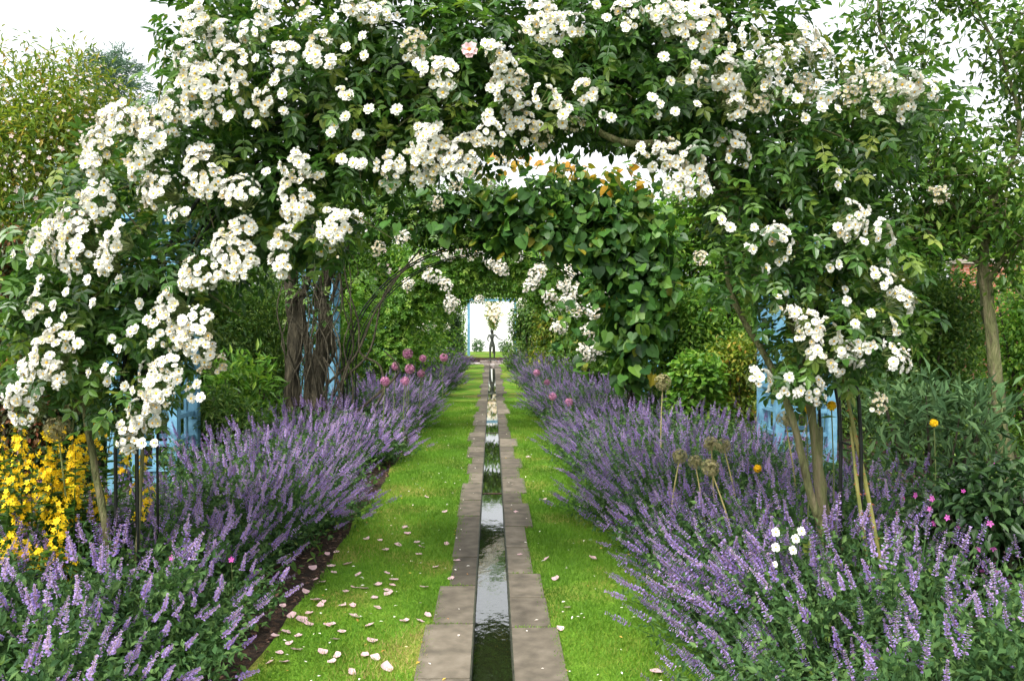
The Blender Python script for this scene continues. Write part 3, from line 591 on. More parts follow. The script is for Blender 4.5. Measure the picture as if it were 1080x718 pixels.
for s_, lb in ((-1, 'left'), (1, 'right')):
    t = thing('climbing_plant', (s_*1.5, 39.5, .17), f'leafy climber growing up the {lb} post of the pale blue gateway', 'climber', 'climbers on the gateway')
    ms = PM()
    for (x, z, rx, rz) in [(s_*1.45,.7,.35,.6),(s_*1.5,1.6,.35,.6),(s_*1.4,2.5,.45,.4),(s_*.75,2.95,.7,.25),(s_*.2,3.0,.5,.2)]: cloud(ms, T_leaf2, (x, 39.6, z+.2), (rx, .3, rz), 420, .12, shell=.2)
    ms.build('foliage', M_bright, t)
    ms = PM(); ms.tube([(s_*1.3, 39.6, .17), (s_*1.35, 39.6, 1.2), (s_*1.2, 39.6, 2.6), (s_*.4, 39.6, 2.9)], [.03,.025,.02,.01], 6, smooth=3); ms.build('stem', M_barkd, t)

# ------------------------------------------------------------------ shrubs and trees around
SHR = {}
def shrub(px, py, Y, rx, rz, label, M_, T=T_leaf2, size=.08, dens=1.0, ry=None, k=22, blossom=None, bm=None, bn=0, bsz=.04, name='shrub', cat='shrub', bT=None, group=None, droop=.35, up=.7, topz=None):
    c = at(px, py, Y); rx = rx/F*Y; rz = rz/F*Y; ry = ry or rx*.8
    t = thing(name, (c[0], Y, -.02), label, cat, group)
    ms = PM(); area = 4*math.pi*((rx*rz+rx*ry+ry*rz)/3); n = 2.6*dens*area/(size*size*.28); lb = lobes(c, (rx, ry, rz), k, .4)
    tot = sum(r[0]*r[2] for _, r in lb)
    if c[2]-rz*.55 > .15:
        for q in range(5): lb.append((np.array([c[0]+(q-2)*rx*.4, Y-ry*.3*(q % 2), max(.1, (c[2]-rz*.5)*.5)]), np.array([rx*.4, ry*.6, max(.2, (c[2]-rz*.4)*.55)])))
    for cc, r in lb: cloud(ms, T, cc, r, n*r[0]*r[2]/tot, size, shell=.45, low=-.02, droop=droop, up=up)
    ms.build('foliage', M_, t)
    ms = PM()
    for q in range(9):
        a = q*2.4; e = c + np.array([math.cos(a)*rx*.7, math.sin(a)*ry*.6, rz*(.1+.6*rng.random())]); b = np.array([c[0]+math.cos(a)*.1, Y+math.sin(a)*.1, -.02])
        ms.tube([b, (b*2+e)/3+[0,0,.1], (b+2*e)/3, e], np.array([1,.8,.5,.2])*min(.05, .02*rz+.012), 6, smooth=3)
    ms.build('stem', M_barkd, t)
    if bn:
        ms = PM(); u = unit(bn*3); u = u[u[:,1] < .2][:bn]; P = c + u*np.array([rx, ry, rz])*(.9+.2*rng.random((len(u),1))) + rng.normal(size=(len(u),3))*.05; P = P[P[:,2] > .1]; u = norm((P-c)+np.array([0,-.3*rx,0]))
        ms.inst(bT or T_star, P, out_frames(u+rng.normal(size=u.shape)*.2, rng.random(len(P))*6), bsz*(.7+.6*rng.random(len(P)))); o = ms.build('blossom', bm, t); o['kind'] = 'stuff'
    return t
# left side
shrub(38, 200, 11.0, 122, 150, 'tall yellow green shrub with tiny pale flowers at the left edge', M_yg, T_narrow, .11, 1.1, bm=M_palepink, bn=900, bsz=.05, k=30)
shrub(30, 330, 9.2, 95, 75, 'dark green shrub behind the lowest white roses at the left edge', M_dark, T_leaf2, .09, .9)
shrub(8, 268, 8.6, 34, 26, 'small bush with dark red leaves at the left edge', M_red, T_leaf2, .06, .9)
shrub(150, 360, 12.5, 110, 85, 'broad dense green shrub behind the left blue trellis', M_mid, T_leaf2, .08, 1.0)
shrub(250, 350, 13.5, 75, 75, 'fine leaved green shrub between the left trellis and the twisted trunks', M_mid, T_narrow, .08, 1.0)
shrub(255, 405, 10.6, 40, 34, 'low bright green leafy plant left of the twisted trunks', M_bright, T_narrow, .16, .7, droop=.0, k=12, name='leafy_plant', cat='plant')
shrub(230, 440, 9.4, 45, 32, 'soft green low plant just right of the left blue trellis', M_mid, T_narrow, .09, .8, k=12, name='leafy_plant', cat='plant')
shrub(290, 230, 19, 90, 60, 'tall green shrub seen through the gap above the twisted trunks', M_bright, T_leaf2, .12, .8)
shrub(400, 300, 21, 60, 62, 'bright green shrub behind the bare metal hoops on the left', M_bright, T_leaf2, .11, 1.0, bm=M_palepink, bn=120, bsz=.09, bT=T_star)
shrub(440, 320, 27, 38, 42, 'rounded green shrub left of the fourth arch', M_bright, T_leaf2, .12, 1.0)
shrub(470, 335, 34, 16, 28, 'narrow dark conical shrub left of the statue', M_dark, T_leaf2, .1, 1.0, k=14)
shrub(478, 348, 37.5, 9, 20, 'small leafy bush beside the left gateway post', M_bright, T_leaf2, .1, .9, k=10)
# right side
shrub(745, 260, 13.3, 66, 85, 'tall loose green shrub right of the heart leaved vine', M_bright, T_leaf2, .11, .9)
shrub(720, 345, 12.6, 52, 48, 'bright green shrub behind the right hand catmint', M_bright, T_leaf2, .08, 1.0, bm=M_redp, bn=4, bsz=.09, bT=T_star)
shrub(775, 385, 11.6, 32, 32, 'pale variegated shrub left of the right blue trellis', M_yg, T_leaf2, .08, .9, k=12)
shrub(735, 398, 11.2, 28, 28, 'bright green leafy bush with one red flower above the right hand catmint', M_bright, T_round, .09, .8, bm=M_redp, bn=1, bsz=.1, k=12)
shrub(900, 330, 13.0, 100, 110, 'large mid green shrub behind the right blue trellis', M_mid, T_narrow, .09, 1.0)
shrub(975, 350, 9.8, 62, 78, 'dense mid green bush left of the slim tree trunk', M_mid, T_leaf2, .06, 1.0, k=26)
shrub(1090, 360, 11.5, 60, 90, 'broad green shrub at the right edge behind the slim tree trunk', M_bright, T_leaf2, .08, .8)
shrub(985, 440, 7.0, 85, 42, 'grey green leafy shrub with a single yellow flower at the right', M_grey, T_narrow, .15, .55, droop=-.3, up=.5, k=18)
shrub(1050, 545, 5.0, 78, 58, 'dark leafed low plant dotted with pink flowers at the right edge', M_dark, T_leaf, .07, .8, bm=M_magenta, bn=60, bsz=.036, k=16, name='geranium_plant', cat='plant')
shrub(560, 345, 30, 24, 30, 'leafy green shrub right of the statue', M_mid, T_leaf2, .12, 1.0, k=14)
shrub(600, 340, 25, 38, 40, 'brownish green shrub right of the path beyond the third arch', M_yg, T_leaf2, .12, 1.0)
shrub(655, 300, 22, 60, 75, 'tall green shrub beyond the heart leaved vine on the right', M_mid, T_leaf2, .12, .9)
# hedges further out, closing the garden
for s_, lb in ((-1, 'left'), (1, 'right')):
    t = thing('hedge', (s_*8.2, 24, -.02), f'long dark hedge closing the garden on the {lb} behind the shrubs', 'hedge', 'boundary hedges')
    ms = PM()
    for y in np.arange(13, 47, 1.5):
        cloud(ms, T_leaf2, (s_*(7.6+rng.normal()*.3), y, 1.2), (1.3, 1.3, 1.5+.3*rng.random()), 1500, .15, shell=.6, low=0)
    ms.build('foliage', M_mid, t)
# trees beyond
def branch(ms, p, d, L, r, lv, tips, spread=.6, up=.15):
    n = 4; pts = [p]; q = p.copy(); dd = d.copy()
    for i in range(n): dd = norm(dd + rng.normal(size=3)*.16 + np.array([0,0,up*.2])); q = q + dd*L/n; pts.append(q.copy())
    ms.tube(pts, np.linspace(r, r*.6, n+1), 7 if lv > 1 else 4)
    if lv == 0: tips += pts[1:]; return
    for k in range(3 if lv > 1 else 4):
        e = norm(dd + unit(1)[0]*spread); branch(ms, pts[-1 if k < 2 else 3], e, L*.68, r*.55, lv-1, tips, spread, up)
    if lv <= 1: tips += pts[2:]
def tree(px, Y, h, label, M_, size, nleaf, T=T_leaf2, r=.12, lv=3, group=None, spread=.75, cl=.28, zbase=-.02):
    c = at(px, 342, Y); t = thing('tree', (c[0], Y, zbase), label, 'tree', group); ms = PM(); tips = []
    p = np.array([c[0], Y, zbase]); ms.tube([p, p+[.03,0,h*.2], p+[.0,.03,h*.42]], [r*1.2, r, r*.85], 9, smooth=3)
    for k in range(4): branch(ms, p+np.array([0,.03,h*.42]), norm(np.array([math.cos(k*1.7)*.7, math.sin(k*1.7)*.7, .9])), h*.27, r*.6, lv-1, tips, spread)
    ms.build('trunk', M_barkd, t, True)
    tp = np.array(tips); idx = rng.integers(len(tp), size=nleaf); P = tp[idx] + rng.normal(size=(nleaf,3))*cl*np.array([1,1,.7])
    ms = PM(); n = nleaf; ms.inst(T, P, frames(unit(n)+np.array([0,0,-.4]), unit(n)*.6+np.array([0,0,1.])), size*(.7+.6*rng.random(n))); ms.build('crown', M_, t); return t
tree(-180, 24, 6, 'green tree beyond the hedge, far left', M_bright, .16, 9000, cl=.5, group='trees beyond the garden')
tree(420, 52, 5.2, 'low tree crown beyond the white wall, left of centre', M_bright, .2, 7000, cl=.6, group='trees beyond the garden')
tree(640, 50, 5.6, 'low tree crown beyond the white wall, right of centre', M_mid, .2, 8000, cl=.6, group='trees beyond the garden')
tree(800, 30, 6.8, 'rounded green tree beyond the hedge behind the right trellis', M_mid, .16, 12000, cl=.5, group='trees beyond the garden')
tree(1010, 24, 5.5, 'green tree beyond the hedge at the far right', M_bright, .15, 12000, cl=.5, group='trees beyond the garden')
tree(250, 34, 7.0, 'green tree beyond the hedge on the left, behind the twisted trunks', M_mid, .18, 12000, cl=.55, group='trees beyond the garden')
# slim tree at the right with open branching against the sky
t = thing('slim_tree', (at(1055, 342, 8.6)[0], 8.6, -.02), 'slim leaning tree with a bare trunk and open leafy boughs at the right', 'tree')
ms = PM(); tips = []
ms.tube([at(1068,520,8.6), at(1056,450,8.6), at(1048,370,8.6), at(1038,290,8.6), at(1036,245,8.6)], [.075,.065,.06,.055,.05], 10, smooth=4)
for pts, r in (([(1036,248),(1000,215),(960,180),(920,165),(880,150)], .045), ([(1036,250),(1050,215),(1030,190),(985,165),(955,155)], .05), ([(1038,255),(1068,220),(1100,180),(1130,120)], .05), ([(1036,250),(1010,235),(975,225),(940,228)], .03), ([(1050,215),(1075,140),(1060,70),(1030,10),(1010,-40)], .025), ([(1000,215),(985,150),(960,90),(930,40),(925,-20)], .018), ([(1100,180),(1085,110),(1075,60),(1090,0)], .02), ([(1038,280),(1000,262),(975,240)], .02),([(1040,300),(1065,262),(1085,250)], .03)):
    P = [at(px, py, 8.6+.25*rng.normal()*(i > 0)) for i, (px, py) in enumerate(pts)]; ms.tube(P, np.linspace(r, r*.4, len(P)), 7, smooth=4)
    Pc, _ = catmull(np.array(P), np.ones(len(P)), 4)
    for q in Pc[3:]:
        for k in range(2): branch(ms, q, norm(unit(1)[0]+np.array([0,0,.3])), .55, .008, 0, tips)
ms.build('trunk', M_bark, t, True)
tp = np.array(tips); n = 9500; P = tp[rng.integers(len(tp), size=n)] + rng.normal(size=(n,3))*.12; ms = PM()
ms.inst(T_leaf2, P, frames(unit(n)+np.array([0,0,-.3]), unit(n)*.7+np.array([0,0,1.])), .1*(.7+.6*rng.random(n))); ms.build('crown', M_mid, t)
# blue-green conifer, top left
c = at(118, 342, 17); t = thing('conifer', (c[0], 17, -.02), 'blue green conifer rising behind the yellow green shrub at the top left', 'tree')
ms = PM(); fm = PM(); ms.tube([(c[0],17,-.02),(c[0],17,3.5),(c[0]+.1,17,6.7)], [.16,.08,.01], 8); ms.build('trunk', M_barkd, t)
for i in range(75):
    z = 3.2 + 3.7*(i/75); L = 1.9*(1-(i/75)*.72); a = i*2.4; d = np.array([math.cos(a), math.sin(a), .25]); n = 170
    s_ = rng.random(n); P = np.array([c[0], 17, z]) + d*L*s_[:,None] + np.array([0,0,-.3])*(s_**2)[:,None]*L*.5 + rng.normal(size=(n,3))*.07
    fm.inst(leaf2T(.07), P, frames(d*.7+unit(n)*.7, unit(n)+np.array([0,0,1])), .14)
fm.build('crown', M_cedar, t)
# brick wall, far right
t = thing('brick_wall', (9.2, 15, -.02), 'red brick garden wall glimpsed behind the slim tree at the right', 'wall')
m, n_, N = mat('red_brick'); L_ = n_.links.new; tc = N('ShaderNodeTexCoord'); sw = N('ShaderNodeMapping'); sw.inputs['Rotation'].default_value = (math.pi/2, 0, 0); L_(tc.outputs['Object'], sw.inputs[0])
bk = N('ShaderNodeTexBrick'); bk.inputs['Scale'].default_value = 4.4; bk.inputs['Color1'].default_value = (.3,.09,.05,1); bk.inputs['Color2'].default_value = (.4,.15,.08,1); bk.inputs['Mortar'].default_value = (.35,.3,.26,1); bk.inputs['Mortar Size'].default_value = .015; L_(sw.outputs[0], bk.inputs['Vector'])
p = N('ShaderNodeBsdfPrincipled'); p.inputs['Roughness'].default_value = .9; L_(bk.outputs[0], p.inputs['Base Color']); o = N('ShaderNodeOutputMaterial'); L_(p.outputs[0], o.inputs[0])
g = Mesh(); g.box((-.9, 0, 0), (4, .3, 2.75)); g.build('wall', m, t); g = Mesh(); g.box((-.95,-.05,2.75), (4.05,.35,2.83)); g.build('coping', noisy('stone_coping', (.25,.22,.18), (.35,.3,.26), 5), t)

# ------------------------------------------------------------------ catmint
def catmint(seed, nsp=105, R_=.42, H=.62, lean=(0,0), nl=2600, spl=.2):
    g = np.random.default_rng(seed); fo = Mesh(); fl = Mesh()
    a = g.random(nsp)*6.28; q = np.sqrt(g.random(nsp))*.98; ox = np.cos(a)*q; oy = np.sin(a)*q
    d = norm(np.stack([ox*.95+lean[0], oy*.95+lean[1], np.full(nsp, .85)], -1) + g.normal(size=(nsp,3))*.23)
    ln = H*(.72+.4*g.random(nsp)); base = np.stack([ox*R_*.55, oy*R_*.55, np.zeros(nsp)], -1); P = base + d*(ln-spl)[:, None]
    d2 = norm(d + np.array([lean[0]*.3, lean[1]*.3, .18]) + g.normal(size=(nsp,3))*.1)
    for k in range(4):
        m = np.arange(nsp) % 4 == k; fl.inst(T_spikes[k], P[m], frames(d2[m], norm(g.normal(size=(m.sum(),3)))), spl*(.8+.5*g.random(m.sum())), g.random(m.sum())*.9+.05)
    for i in range(nsp): fo.tube([base[i], P[i]], [.003,.002], 3, 0, .3)
    i = g.integers(nsp, size=nl); s = g.random(nl)**.75; LP = base[i] + (P[i]-base[i])*s[:,None] + g.normal(size=(nl,3))*.035
    LP[:,2] = np.maximum(LP[:,2], .01); ld = norm(d[i]*.4 + norm(g.normal(size=(nl,3)))); 
    fo.inst(T_leaf2 if True else T_leaf, LP, frames(ld, norm(g.normal(size=(nl,3))*.6+np.array([0,0,1]))), .04*(.6+.7*g.random(nl)), g.random(nl))
    return fo.data('foliage', M_cat), fl.data('blossom', [M_purple, M_calyx, M_cat])
CM = [catmint(1, 96, lean=(.35,-.15), H=.6, spl=.16, nl=4200), catmint(2, 100, lean=(.75,-.25), H=.66, spl=.18, nl=4000), catmint(3, 62, H=.66, nl=5200, spl=.16), catmint(4, 76, H=.6, lean=(.2,-.2), nl=4800, spl=.15), catmint(5, 50, R_=.5, H=.55, nl=6400, spl=.135), catmint(6, 72, R_=.48, H=.56, nl=5600, spl=.145, lean=(.5,-.3))]
def ordinal(i): return ['nearest','second','third','fourth','fifth','sixth','seventh','eighth','ninth','tenth','eleventh','twelfth','thirteenth','fourteenth','fifteenth','sixteenth','seventeenth','eighteenth','nineteenth','twentieth','twenty first','twenty second','twenty third','twenty fourth','twenty fifth'][i]
first = None
def clump(x, y, sc, v, mirror, label, group, H=1.0):
    t = thing('catmint_clump', (x, y, -.03), label, 'catmint', group, rz=0 if not mirror else math.pi)
    t.rotation_euler = (0, 0, (math.pi if mirror else 0) + rng.normal()*.35); t.scale = (sc, sc, sc*H)
    for me in CM[v]: put(me.name.split('.')[0], me, t)
    return t
for side, nm in ((-1, 'left'), (1, 'right')):
    ys = [3.2, 4.0, 4.75, 5.5, 6.25, 7.0, 7.8, 8.6, 9.5, 10.4, 11.4, 12.5, 13.7, 15.0, 16.4, 18, 19.8, 21.8, 24, 26.5, 29.2, 32]
    for i, y in enumerate(ys):
        x = 1.42 + rng.normal()*.05 + (0 if y > 6 else .08)
        if side > 0: x -= .05
        else: x += .3 if y < 9 else .2
        if side < 0 and i in (7, 8): x += .2
        clump(side*x, y, 1.0 + .012*y, [0,1,0,3][i % 4] if y > 5.6 else ([4,5,5,0][i % 4] if side < 0 else [5,1,1,0][i % 4]), side > 0, f'{ordinal(i)} purple catmint clump from the camera along the {nm} lawn edge', f'catmint along the {nm} lawn edge')
    ys = [3.4, 4.3, 5.1, 5.9, 6.8, 7.7, 8.7, 9.8, 11, 12.4, 14, 16, 18.3, 21, 24, 27.5, 31]
    for i, y in enumerate(ys):
        v = [2,3,2,0][i % 4] if y > 6 else ([4,2,4,3][i % 4] if side < 0 else [4,3,2,4][i % 4])
        clump(side*(2.08+rng.normal()*.07), y, 1.05+.012*y, v, side > 0, f'{ordinal(i)} purple catmint clump from the camera in the middle of the {nm} bed', f'catmint in the middle of the {nm} bed', H=1.1)
    ys = [4.3, 5.2, 6.2, 7.2, 8.4, 9.9, 11.6, 13.6] if side < 0 else [3.7, 5.9, 6.7, 7.7, 9.0, 10.6, 12.4]
    for i, y in enumerate(ys):
        v = [4,2,3][i % 3]
        clump(side*(2.78+rng.normal()*.08), y, .85 if side < 0 and 5 < y < 8 else 1.1, v, side > 0, f'{ordinal(i)} catmint clump from the camera at the back of the {nm} bed', f'catmint at the back of the {nm} bed', H=1.05)
# undergrowth no one could count
ms = Mesh()
n = 26000; X = (1.2 + rng.random(n)*6)*np.where(rng.random(n) < .5, -1, 1); Y = 3 + rng.random(n)**1.3*30; Z = .02 + rng.random(n)*.2*np.clip((np.abs(X)-1.1)*2, .2, 1.6)
ms.inst(T_leaf, np.stack([X, Y, Z], -1), frames(unit(n)+np.array([0,0,.3]), unit(n)*.6+np.array([0,0,1])), .07*(.6+.7*rng.random(n)))
tag(ms.build('undergrowth', M_mid), 'low green leaves covering the soil under the flowers', 'undergrowth', kind='stuff')
ms = Mesh(); n = 5000; sgn = np.where(rng.random(n) < .5, -1, 1); X = (1.13 + rng.random(n)*.4)*sgn; Y = 3.2 + rng.random(n)*14; P = np.stack([X, Y, np.full(n, -.015)+rng.random(n)*.012], -1)
ms.inst(T_leaf2, P, frames(unit(n)*np.array([1,1,.2]), unit(n)*.5+np.array([0,0,1])), .03*(.5+rng.random(n)))
tag(ms.build('bark_chippings', leafmat('bark_chip', [(0,(.03,.016,.01)),(.6,(.1,.05,.03)),(1,(.22,.13,.08))], .05)), 'reddish brown bark chippings on the soil at the lawn edges', 'bark chippings', kind='stuff')

# ------------------------------------------------------------------ yellow loosestrife, left edge
def loosestrife(x, y, n, H, label, spread=.35, seed=3):
    g = np.random.default_rng(seed); t = thing('loosestrife_plant', (x, y, -.03), label, 'loosestrife', 'yellow loosestrife at the left edge'); fo = Mesh(); fl = Mesh()
    for i in range(n):
        b = np.array([g.normal()*spread*.7, g.normal()*spread*.5, 0]); d = norm(np.array([b[0]*.3+g.normal()*.08, b[1]*.3+g.normal()*.08, 1])); h = H*(.6+.48*g.random()); fo.tube([b, b+d*h*.5, b+d*h+[g.normal()*.02,0,0]], [.004,.004,.002], 4, 0, .3)
        m = 34; s = .15+.8*g.random(m); a = g.random(m)*6.28; dd = norm(np.stack([np.cos(a), np.sin(a), np.full(m,.25)], -1)); fo.inst(T_leaf, b+d*h*s[:,None], frames(dd, norm(g.normal(size=(m,3))*.2+[0,0,1])), .11*(.7+.4*g.random(m))*(1.15-s*.5), g.random(m)*.7)
        if i % 6 != 5:
            m = 30; s = 1.02-.3*g.random(m)**1.2; a = g.random(m)*6.28; dd = norm(np.stack([np.cos(a), np.sin(a), np.full(m,.5)], -1)); fl.inst(T_star, b+d*h*s[:,None]+dd*(.035*(.6+.8*g.random(m)))[:,None], out_frames(dd, a), .036*(.8+.4*g.random(m)), g.random(m))
    fo.build('foliage', M_mid, t); fl.build('blossom', M_yellow, t); return t
loosestrife(-2.95, 5.1, 56, 1.08, 'tall yellow loosestrife at the left edge under the roses', .4, 3)
loosestrife(-2.5, 5.0, 26, .98, 'shorter yellow loosestrife beside the left rose stem and black hoop', .18, 7)
loosestrife(-2.9, 4.5, 12, .62, 'low dark leaved loosestrife in front, with few yellow flowers, bottom left', .25, 8)
loosestrife(-2.3, 4.6, 5, .52, 'small sprig of yellow loosestrife among catmint right of the left rose stem', .06, 12)

# ------------------------------------------------------------------ alliums
def allium(px, py, Y, r, label, M_, gnd=0, n=130, zs=0, group=None, stemM=M_straw):
    c = at(px, py, Y); base = np.array([c[0]+zs, Y-.02, -.03]); t = thing('allium', base, label, 'allium', group); h = c - base
    g = Mesh(); g.tube([(0,0,0), h*.5+np.array([-.02+zs*.3,0,0]), h], [.007,.006,.004], 6, smooth=4); g.build('stem', stemM, t)
    g = Mesh(); u = unit(n); 
    for v in u: g.tube([h, h+v*r*.93], [.0011,.0009], 3, 0, .3)
    g.inst(T_star, h+u*r*(.9+.1*rng.random((n,1))), out_frames(u, rng.random(n)*6), .022*(r/.07)); g.build('flower_head', M_, t); return t
for px, py, Y, r, zs, lb in [(717,481,6.0,.055,-.05,'leftmost'),(750,468,6.3,.06,.05,'highest'),(763,470,6.1,.055,.14,'rightmost upper'),(733,487,5.9,.05,.1,'small lower'),(749,493,5.6,.062,.18,'largest foreground')]:
    allium(px, py, Y, r, f'{lb} pale brown allium seed head in the group on the right bed', M_seed, zs=zs, group='allium seed heads in the right bed')
allium(828,442,6.6,.07,'brown allium seed head in front of the right blue trellis', M_seed, zs=.12, group='allium seed heads in the right bed')
allium(699,403,8.5,.085,'orange brown allium seed head right of the heart leaved vine', M_seed, group='allium seed heads in the right bed')
allium(61,452,4.9,.075,'larger green allium seed head beside the left rose stem', M_seed, zs=.1, stemM=M_stem, group='allium seed heads on the left')
allium(78,430,5.0,.05,'smaller allium seed head just below the left white roses', M_seed, stemM=M_stem, group='allium seed heads on the left')
for px, py, Y, r, lb in [(430,373,12.5,.12,'highest deep pink allium in the left bed'),(417,386,12,.09,'deep pink allium just below the highest one'),(432,389,12.3,.11,'broad deep pink allium at the middle of the left group'),(468,377,15.5,.12,'farthest pink allium of the left group, near the lawn'),(446,378,14.5,.1,'small pink allium behind the middle of the left group'),(406,402,10.5,.09,'faded orange pink allium, lowest at the left of the group'),(427,402,11,.09,'soft pink allium at the bottom of the left group'),(444,394,12.8,.09,'pink allium on the right of the left group'),(566,393,16,.1,'farthest pink allium in the right bed'),(577,403,14,.08,'pink allium in the middle of the right bed group'),(583,418,12.5,.09,'deep pink allium low in the right bed group'),(600,424,12,.09,'nearest pink allium in the right bed group')]:
    allium(px, py, Y, r*.66, lb, M_allpink, n=150, group='pink alliums', stemM=M_stem)

# ------------------------------------------------------------------ small foreground flowers
t = thing('low_rose', (at(830,600,4.4)[0], 4.4, -.02), 'low sprig of five small white roses among the right hand catmint', 'rose')
g = PM()
sp = [(818,561),(845,560),(839,568),(836,580),(818,577),(817,595)]
for px, py in sp: e = at(px, py, 4.25); b = np.array(t.location); g.tube([b, (b+e)/2+[0,0,.06], e], [.004,.003,.0015], 4, smooth=3)
cloud(g, T_comps, at(832,590,4.35), (.12,.1,.12), 30, .1); g.build('stem', M_rose, t)
for px, py in sp: ob = put('blossom', SG[0], t, Vector(at(px,py,4.24))-t.location, Vector((rng.normal()*.2,-1,.5)).to_track_quat('Z','Y').to_euler(), .85 if py < 590 else .6)
for px, py, Y, lb in [(850,431,5.0,'yellow globe flower left of the rose trunk'),(877,428,5.0,'yellow globe flower right of the rose trunk'),(799,494,6.2,'small yellow flower low in front of the right trellis'),(985,446,6.2,'single yellow flower on the grey green shrub')]:
    c = at(px, py, Y); t = thing('yellow_flower', (c[0]+.02, Y+.1, -.02), lb, 'flower', 'yellow flowers on the right'); g = PM(); g.tube([(c[0]+.02,Y+.1,-.02),(c[0]+.03,Y+.03,c[2]*.5),c], .004, 5, smooth=3); g.build('stem', M_stem, t)
    g = PM(); u = unit(24); g.inst(T_star, c+u*.018, out_frames(u, rng.random(24)*6), .045); g.build('flower_head', M_yellow, t)
for i, (px, py) in enumerate([(244,590),(210,624),(181,588),(201,626)]):
    c = at(px, py, 4.6); t = thing('campion_flower', (c[0], 4.65, -.02), 'tiny magenta flower among the left hand catmint', 'flower', 'magenta flowers on the left'); g = PM(); g.tube([(c[0],4.65,-.02), c], .0018, 4); g.build('stem', M_stem, t)
    g = PM(); g.inst(T_star, c[None], out_frames(np.array([[0,-1,.4]]), np.zeros(1)), .036); g.build('flower_head', M_magenta, t)

# ------------------------------------------------------------------ fallen petals
PT = []
for i in range(4):
    g = Mesh(); q = np.random.default_rng(40+i); V = []; nx = 5
    for a in range(nx):
        for b in range(nx):
            x = (a/(nx-1)-.5); y = (b/(nx-1)-.5); w_ = .75+.35*(y+.5); rr = 1-.35*max(0, (x*x+y*y)*2-.35)
            V.append((x*w_*rr, y*rr, .28*x*x+.35*(y*y)*(1 if i % 2 else .5)+q.normal()*.015))
    g.raw(V, [(a*nx+b, (a+1)*nx+b, (a+1)*nx+b+1, a*nx+b+1) for a in range(nx-1) for b in range(nx-1)], 0, q.random()); PT.append(g.data('petal', M_pink, True))
petals = [(450,525),(469,541),(427,557),(430,564),(387,569),(401,571),(420,576),(407,581),(440,573),(444,578),(442,586),(471,575),(482,593),(459,600),(476,612),(366,596),(378,607),(408,606),(415,613),(414,619),(408,624),(410,628),(395,632),(373,621),(447,621),(398,643),(390,661),(427,657),(443,657),(451,651),(392,678),(385,693),(396,696),(408,707),(355,583),(338,640),(349,598),(352,605),(333,612),(325,660),(345,661),(350,660),(302,668),(315,672),(356,693),(313,687),(295,690),(285,700),(330,600),(350,700),(322,625),(334,634),(305,680),(290,672),(318,655),(326,648),(341,636),(300,700),(365,625),(372,640),(383,622),(399,618),(360,668),(340,690),(353,676),(298,640),(308,650),(340,615),(361,640),(374,652),(371,711),(345,585),
 (545,542),(576,592),(548,587),(625,591),(598,644),(591,667),(692,714),(586,613),(575,528),(557,483)]
for i, (px, py) in enumerate(petals):
    Yp = 1.65*F/(py-342); p = at(px, py, Yp); side = 'left lawn' if px < 440 else ('right lawn' if px > 560 else 'stone paving beside the rill')
    lb = f'pale pink petal fallen on the {side}'; lb = {'stone paving beside the rill': 'pale pink petal fallen on or near the stone edge of the rill'}.get(side, lb)
    o = put('fallen_petal', PT[i % 4], None, (p[0], p[1], .009), (rng.normal()*.2, rng.normal()*.2, rng.random()*6.28), (.05+.018*rng.random())*(.8 if i % 3 else 1.05))
    tag(o, lb, 'petal', f'fallen petals, {side}')
g = Mesh(); n = 420; X = (.16+.95*rng.random(n))*np.where(rng.random(n) < .62, -1, 1); Y = 3.6+rng.random(n)**1.4*16
g.inst(T_leaf2, np.stack([X, Y, np.full(n, .016)], -1), frames(unit(n)*np.array([1,1,.15]), unit(n)*.3+np.array([0,0,1])), .014+.016*rng.random(n))
tag(g.build('petal_scatter', leafmat('bits', [(0,(.85,.82,.75)),(.75,(.8,.7,.62)),(.8,(.6,.4,.05)),(1,(.4,.16,.05))], .1)), 'tiny white petals and yellow leaf scraps scattered on the lawn', 'petal litter', kind='stuff')

# ------------------------------------------------------------------ statue
t = thing('statue', (0, 36.2, .01), 'dark bronze statue of a slender figure holding one arm out above the rill', 'statue')
M_bronze = noisy('dark_bronze', (.03,.035,.03), (.1,.11,.09), 8, .45, .2, metal=.6)
g = Mesh(); g.box((-.2,-.2,0), (.2,.2,.14)); g.box((-.26,-.26,-.0), (.26,.26,.05)); g.build('plinth', M_bronze, t)
g = Mesh(); rr = rng
for i in range(9):
    a = i*.7; x, y = math.cos(a)*.42, math.sin(a)*.3; s = .09+.05*rng.random(); g.box((x-s, y-s, -.03), (x+s, y+s, .07+.05*rng.random()))
g.build('rock', noisy('rock', (.15,.12,.1), (.35,.3,.27), 5, bump=.6), t)
me = bpy.data.meshes.new('figure')
J = {'pelvis':(0,0,.80),'waist':(0,0,.95),'chest':(-.01,0,1.12),'neck':(-.015,-.01,1.26),'head':(-.03,-.03,1.33),'crown':(-.04,-.04,1.44),
 'hipl':(-.07,0,.76),'kneel':(-.085,-.03,.45),'anklel':(-.08,0,.17),'toel':(-.09,-.11,.145),'hipr':(.07,0,.76),'kneer':(.1,-.01,.46),'ankler':(.09,.06,.18),'toer':(.1,-.04,.145),
 'shl':(-.14,0,1.2),'ell':(-.2,-.02,1.0),'hal':(-.12,-.1,.92),'shr':(.13,0,1.2),'elr':(.25,-.04,1.05),'har':(.4,-.07,.98),'fir':(.47,-.08,.97)}
E = [('pelvis','waist'),('waist','chest'),('chest','neck'),('neck','head'),('head','crown'),('pelvis','hipl'),('hipl','kneel'),('kneel','anklel'),('anklel','toel'),('pelvis','hipr'),('hipr','kneer'),('kneer','ankler'),('ankler','toer'),('chest','shl'),('shl','ell'),('ell','hal'),('chest','shr'),('shr','elr'),('elr','har'),('har','fir')]
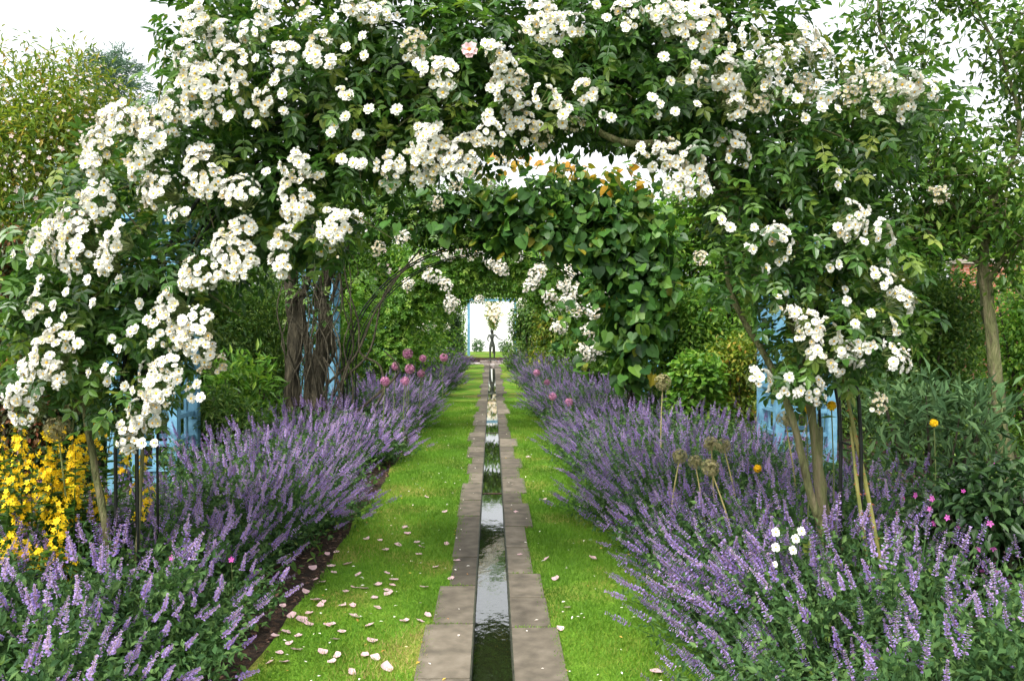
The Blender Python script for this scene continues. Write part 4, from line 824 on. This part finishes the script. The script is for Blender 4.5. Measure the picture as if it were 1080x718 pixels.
rad = {'pelvis':.085,'waist':.065,'chest':.08,'neck':.032,'head':.062,'crown':.05,'hipl':.07,'hipr':.07,'kneel':.045,'kneer':.045,'anklel':.028,'ankler':.028,'toel':.022,'toer':.022,'shl':.04,'shr':.04,'ell':.03,'elr':.028,'hal':.024,'har':.02,'fir':.012}
ks = list(J); me.from_pydata([J[k] for k in ks], [(ks.index(a), ks.index(b)) for a, b in E], []); me.materials.append(M_bronze)
fo = put('figure', me, t); sk = fo.modifiers.new('skin', 'SKIN')
for i, k in enumerate(ks): me.skin_vertices[0].data[i].radius = (rad[k], rad[k])
me.skin_vertices[0].data[0].use_root = True
sb = fo.modifiers.new('sub', 'SUBSURF'); sb.levels = 2; sb.render_levels = 2
# rose tree with cream flowers behind the statue
t = thing('rose_tree', (0.05, 43, .18), 'small rose tree with cream peach blooms against the white wall behind the statue', 'rose')
g = PM(); 
for z, r in ((1.75,.3),(2.2,.48),(2.7,.42)): cloud(g, T_leaf2, (.05,43,z), (r,.4,.35), 500, .12, shell=.2)
g.build('foliage', M_yg, t); g = PM(); g.tube([(.05,43,.18),(.05,43,1.5),(.05,43,2.6)], [.04,.03,.01], 6); g.build('stem', M_barkd, t)
g = PM(); n = 80; P = np.array([.05,42.5,2.3])+rng.normal(size=(n,3))*np.array([.3,.08,.4]); g.inst(T_star, P, out_frames(np.tile([[0,-1,.3]], (n,1)), rng.random(n)*6), .15); g.build('blossom', petalmat('peach', (.8,.6,.4), (.9,.85,.7)), t)

for i, (x, z, r_, lb, M_) in enumerate([(-1.75,.5,.55,'rounded green bush at the foot of the white wall, left of the statue',M_bright),(-.75,.35,.35,'low pale bush at the foot of the white wall just left of the statue',M_grey),(.7,.3,.35,'low bush at the foot of the white wall just right of the statue',M_grey),(1.6,.45,.5,'reddish bush at the foot of the white wall beside the right gateway post',M_yg)]):
    t = thing('shrub', (x, 45.5, .17), lb, 'shrub'); g = PM(); cloud(g, T_leaf2, (x, 45.5, z+.17), (r_, .4, r_), 420, .13, shell=.3, low=.17); g.build('foliage', M_, t)
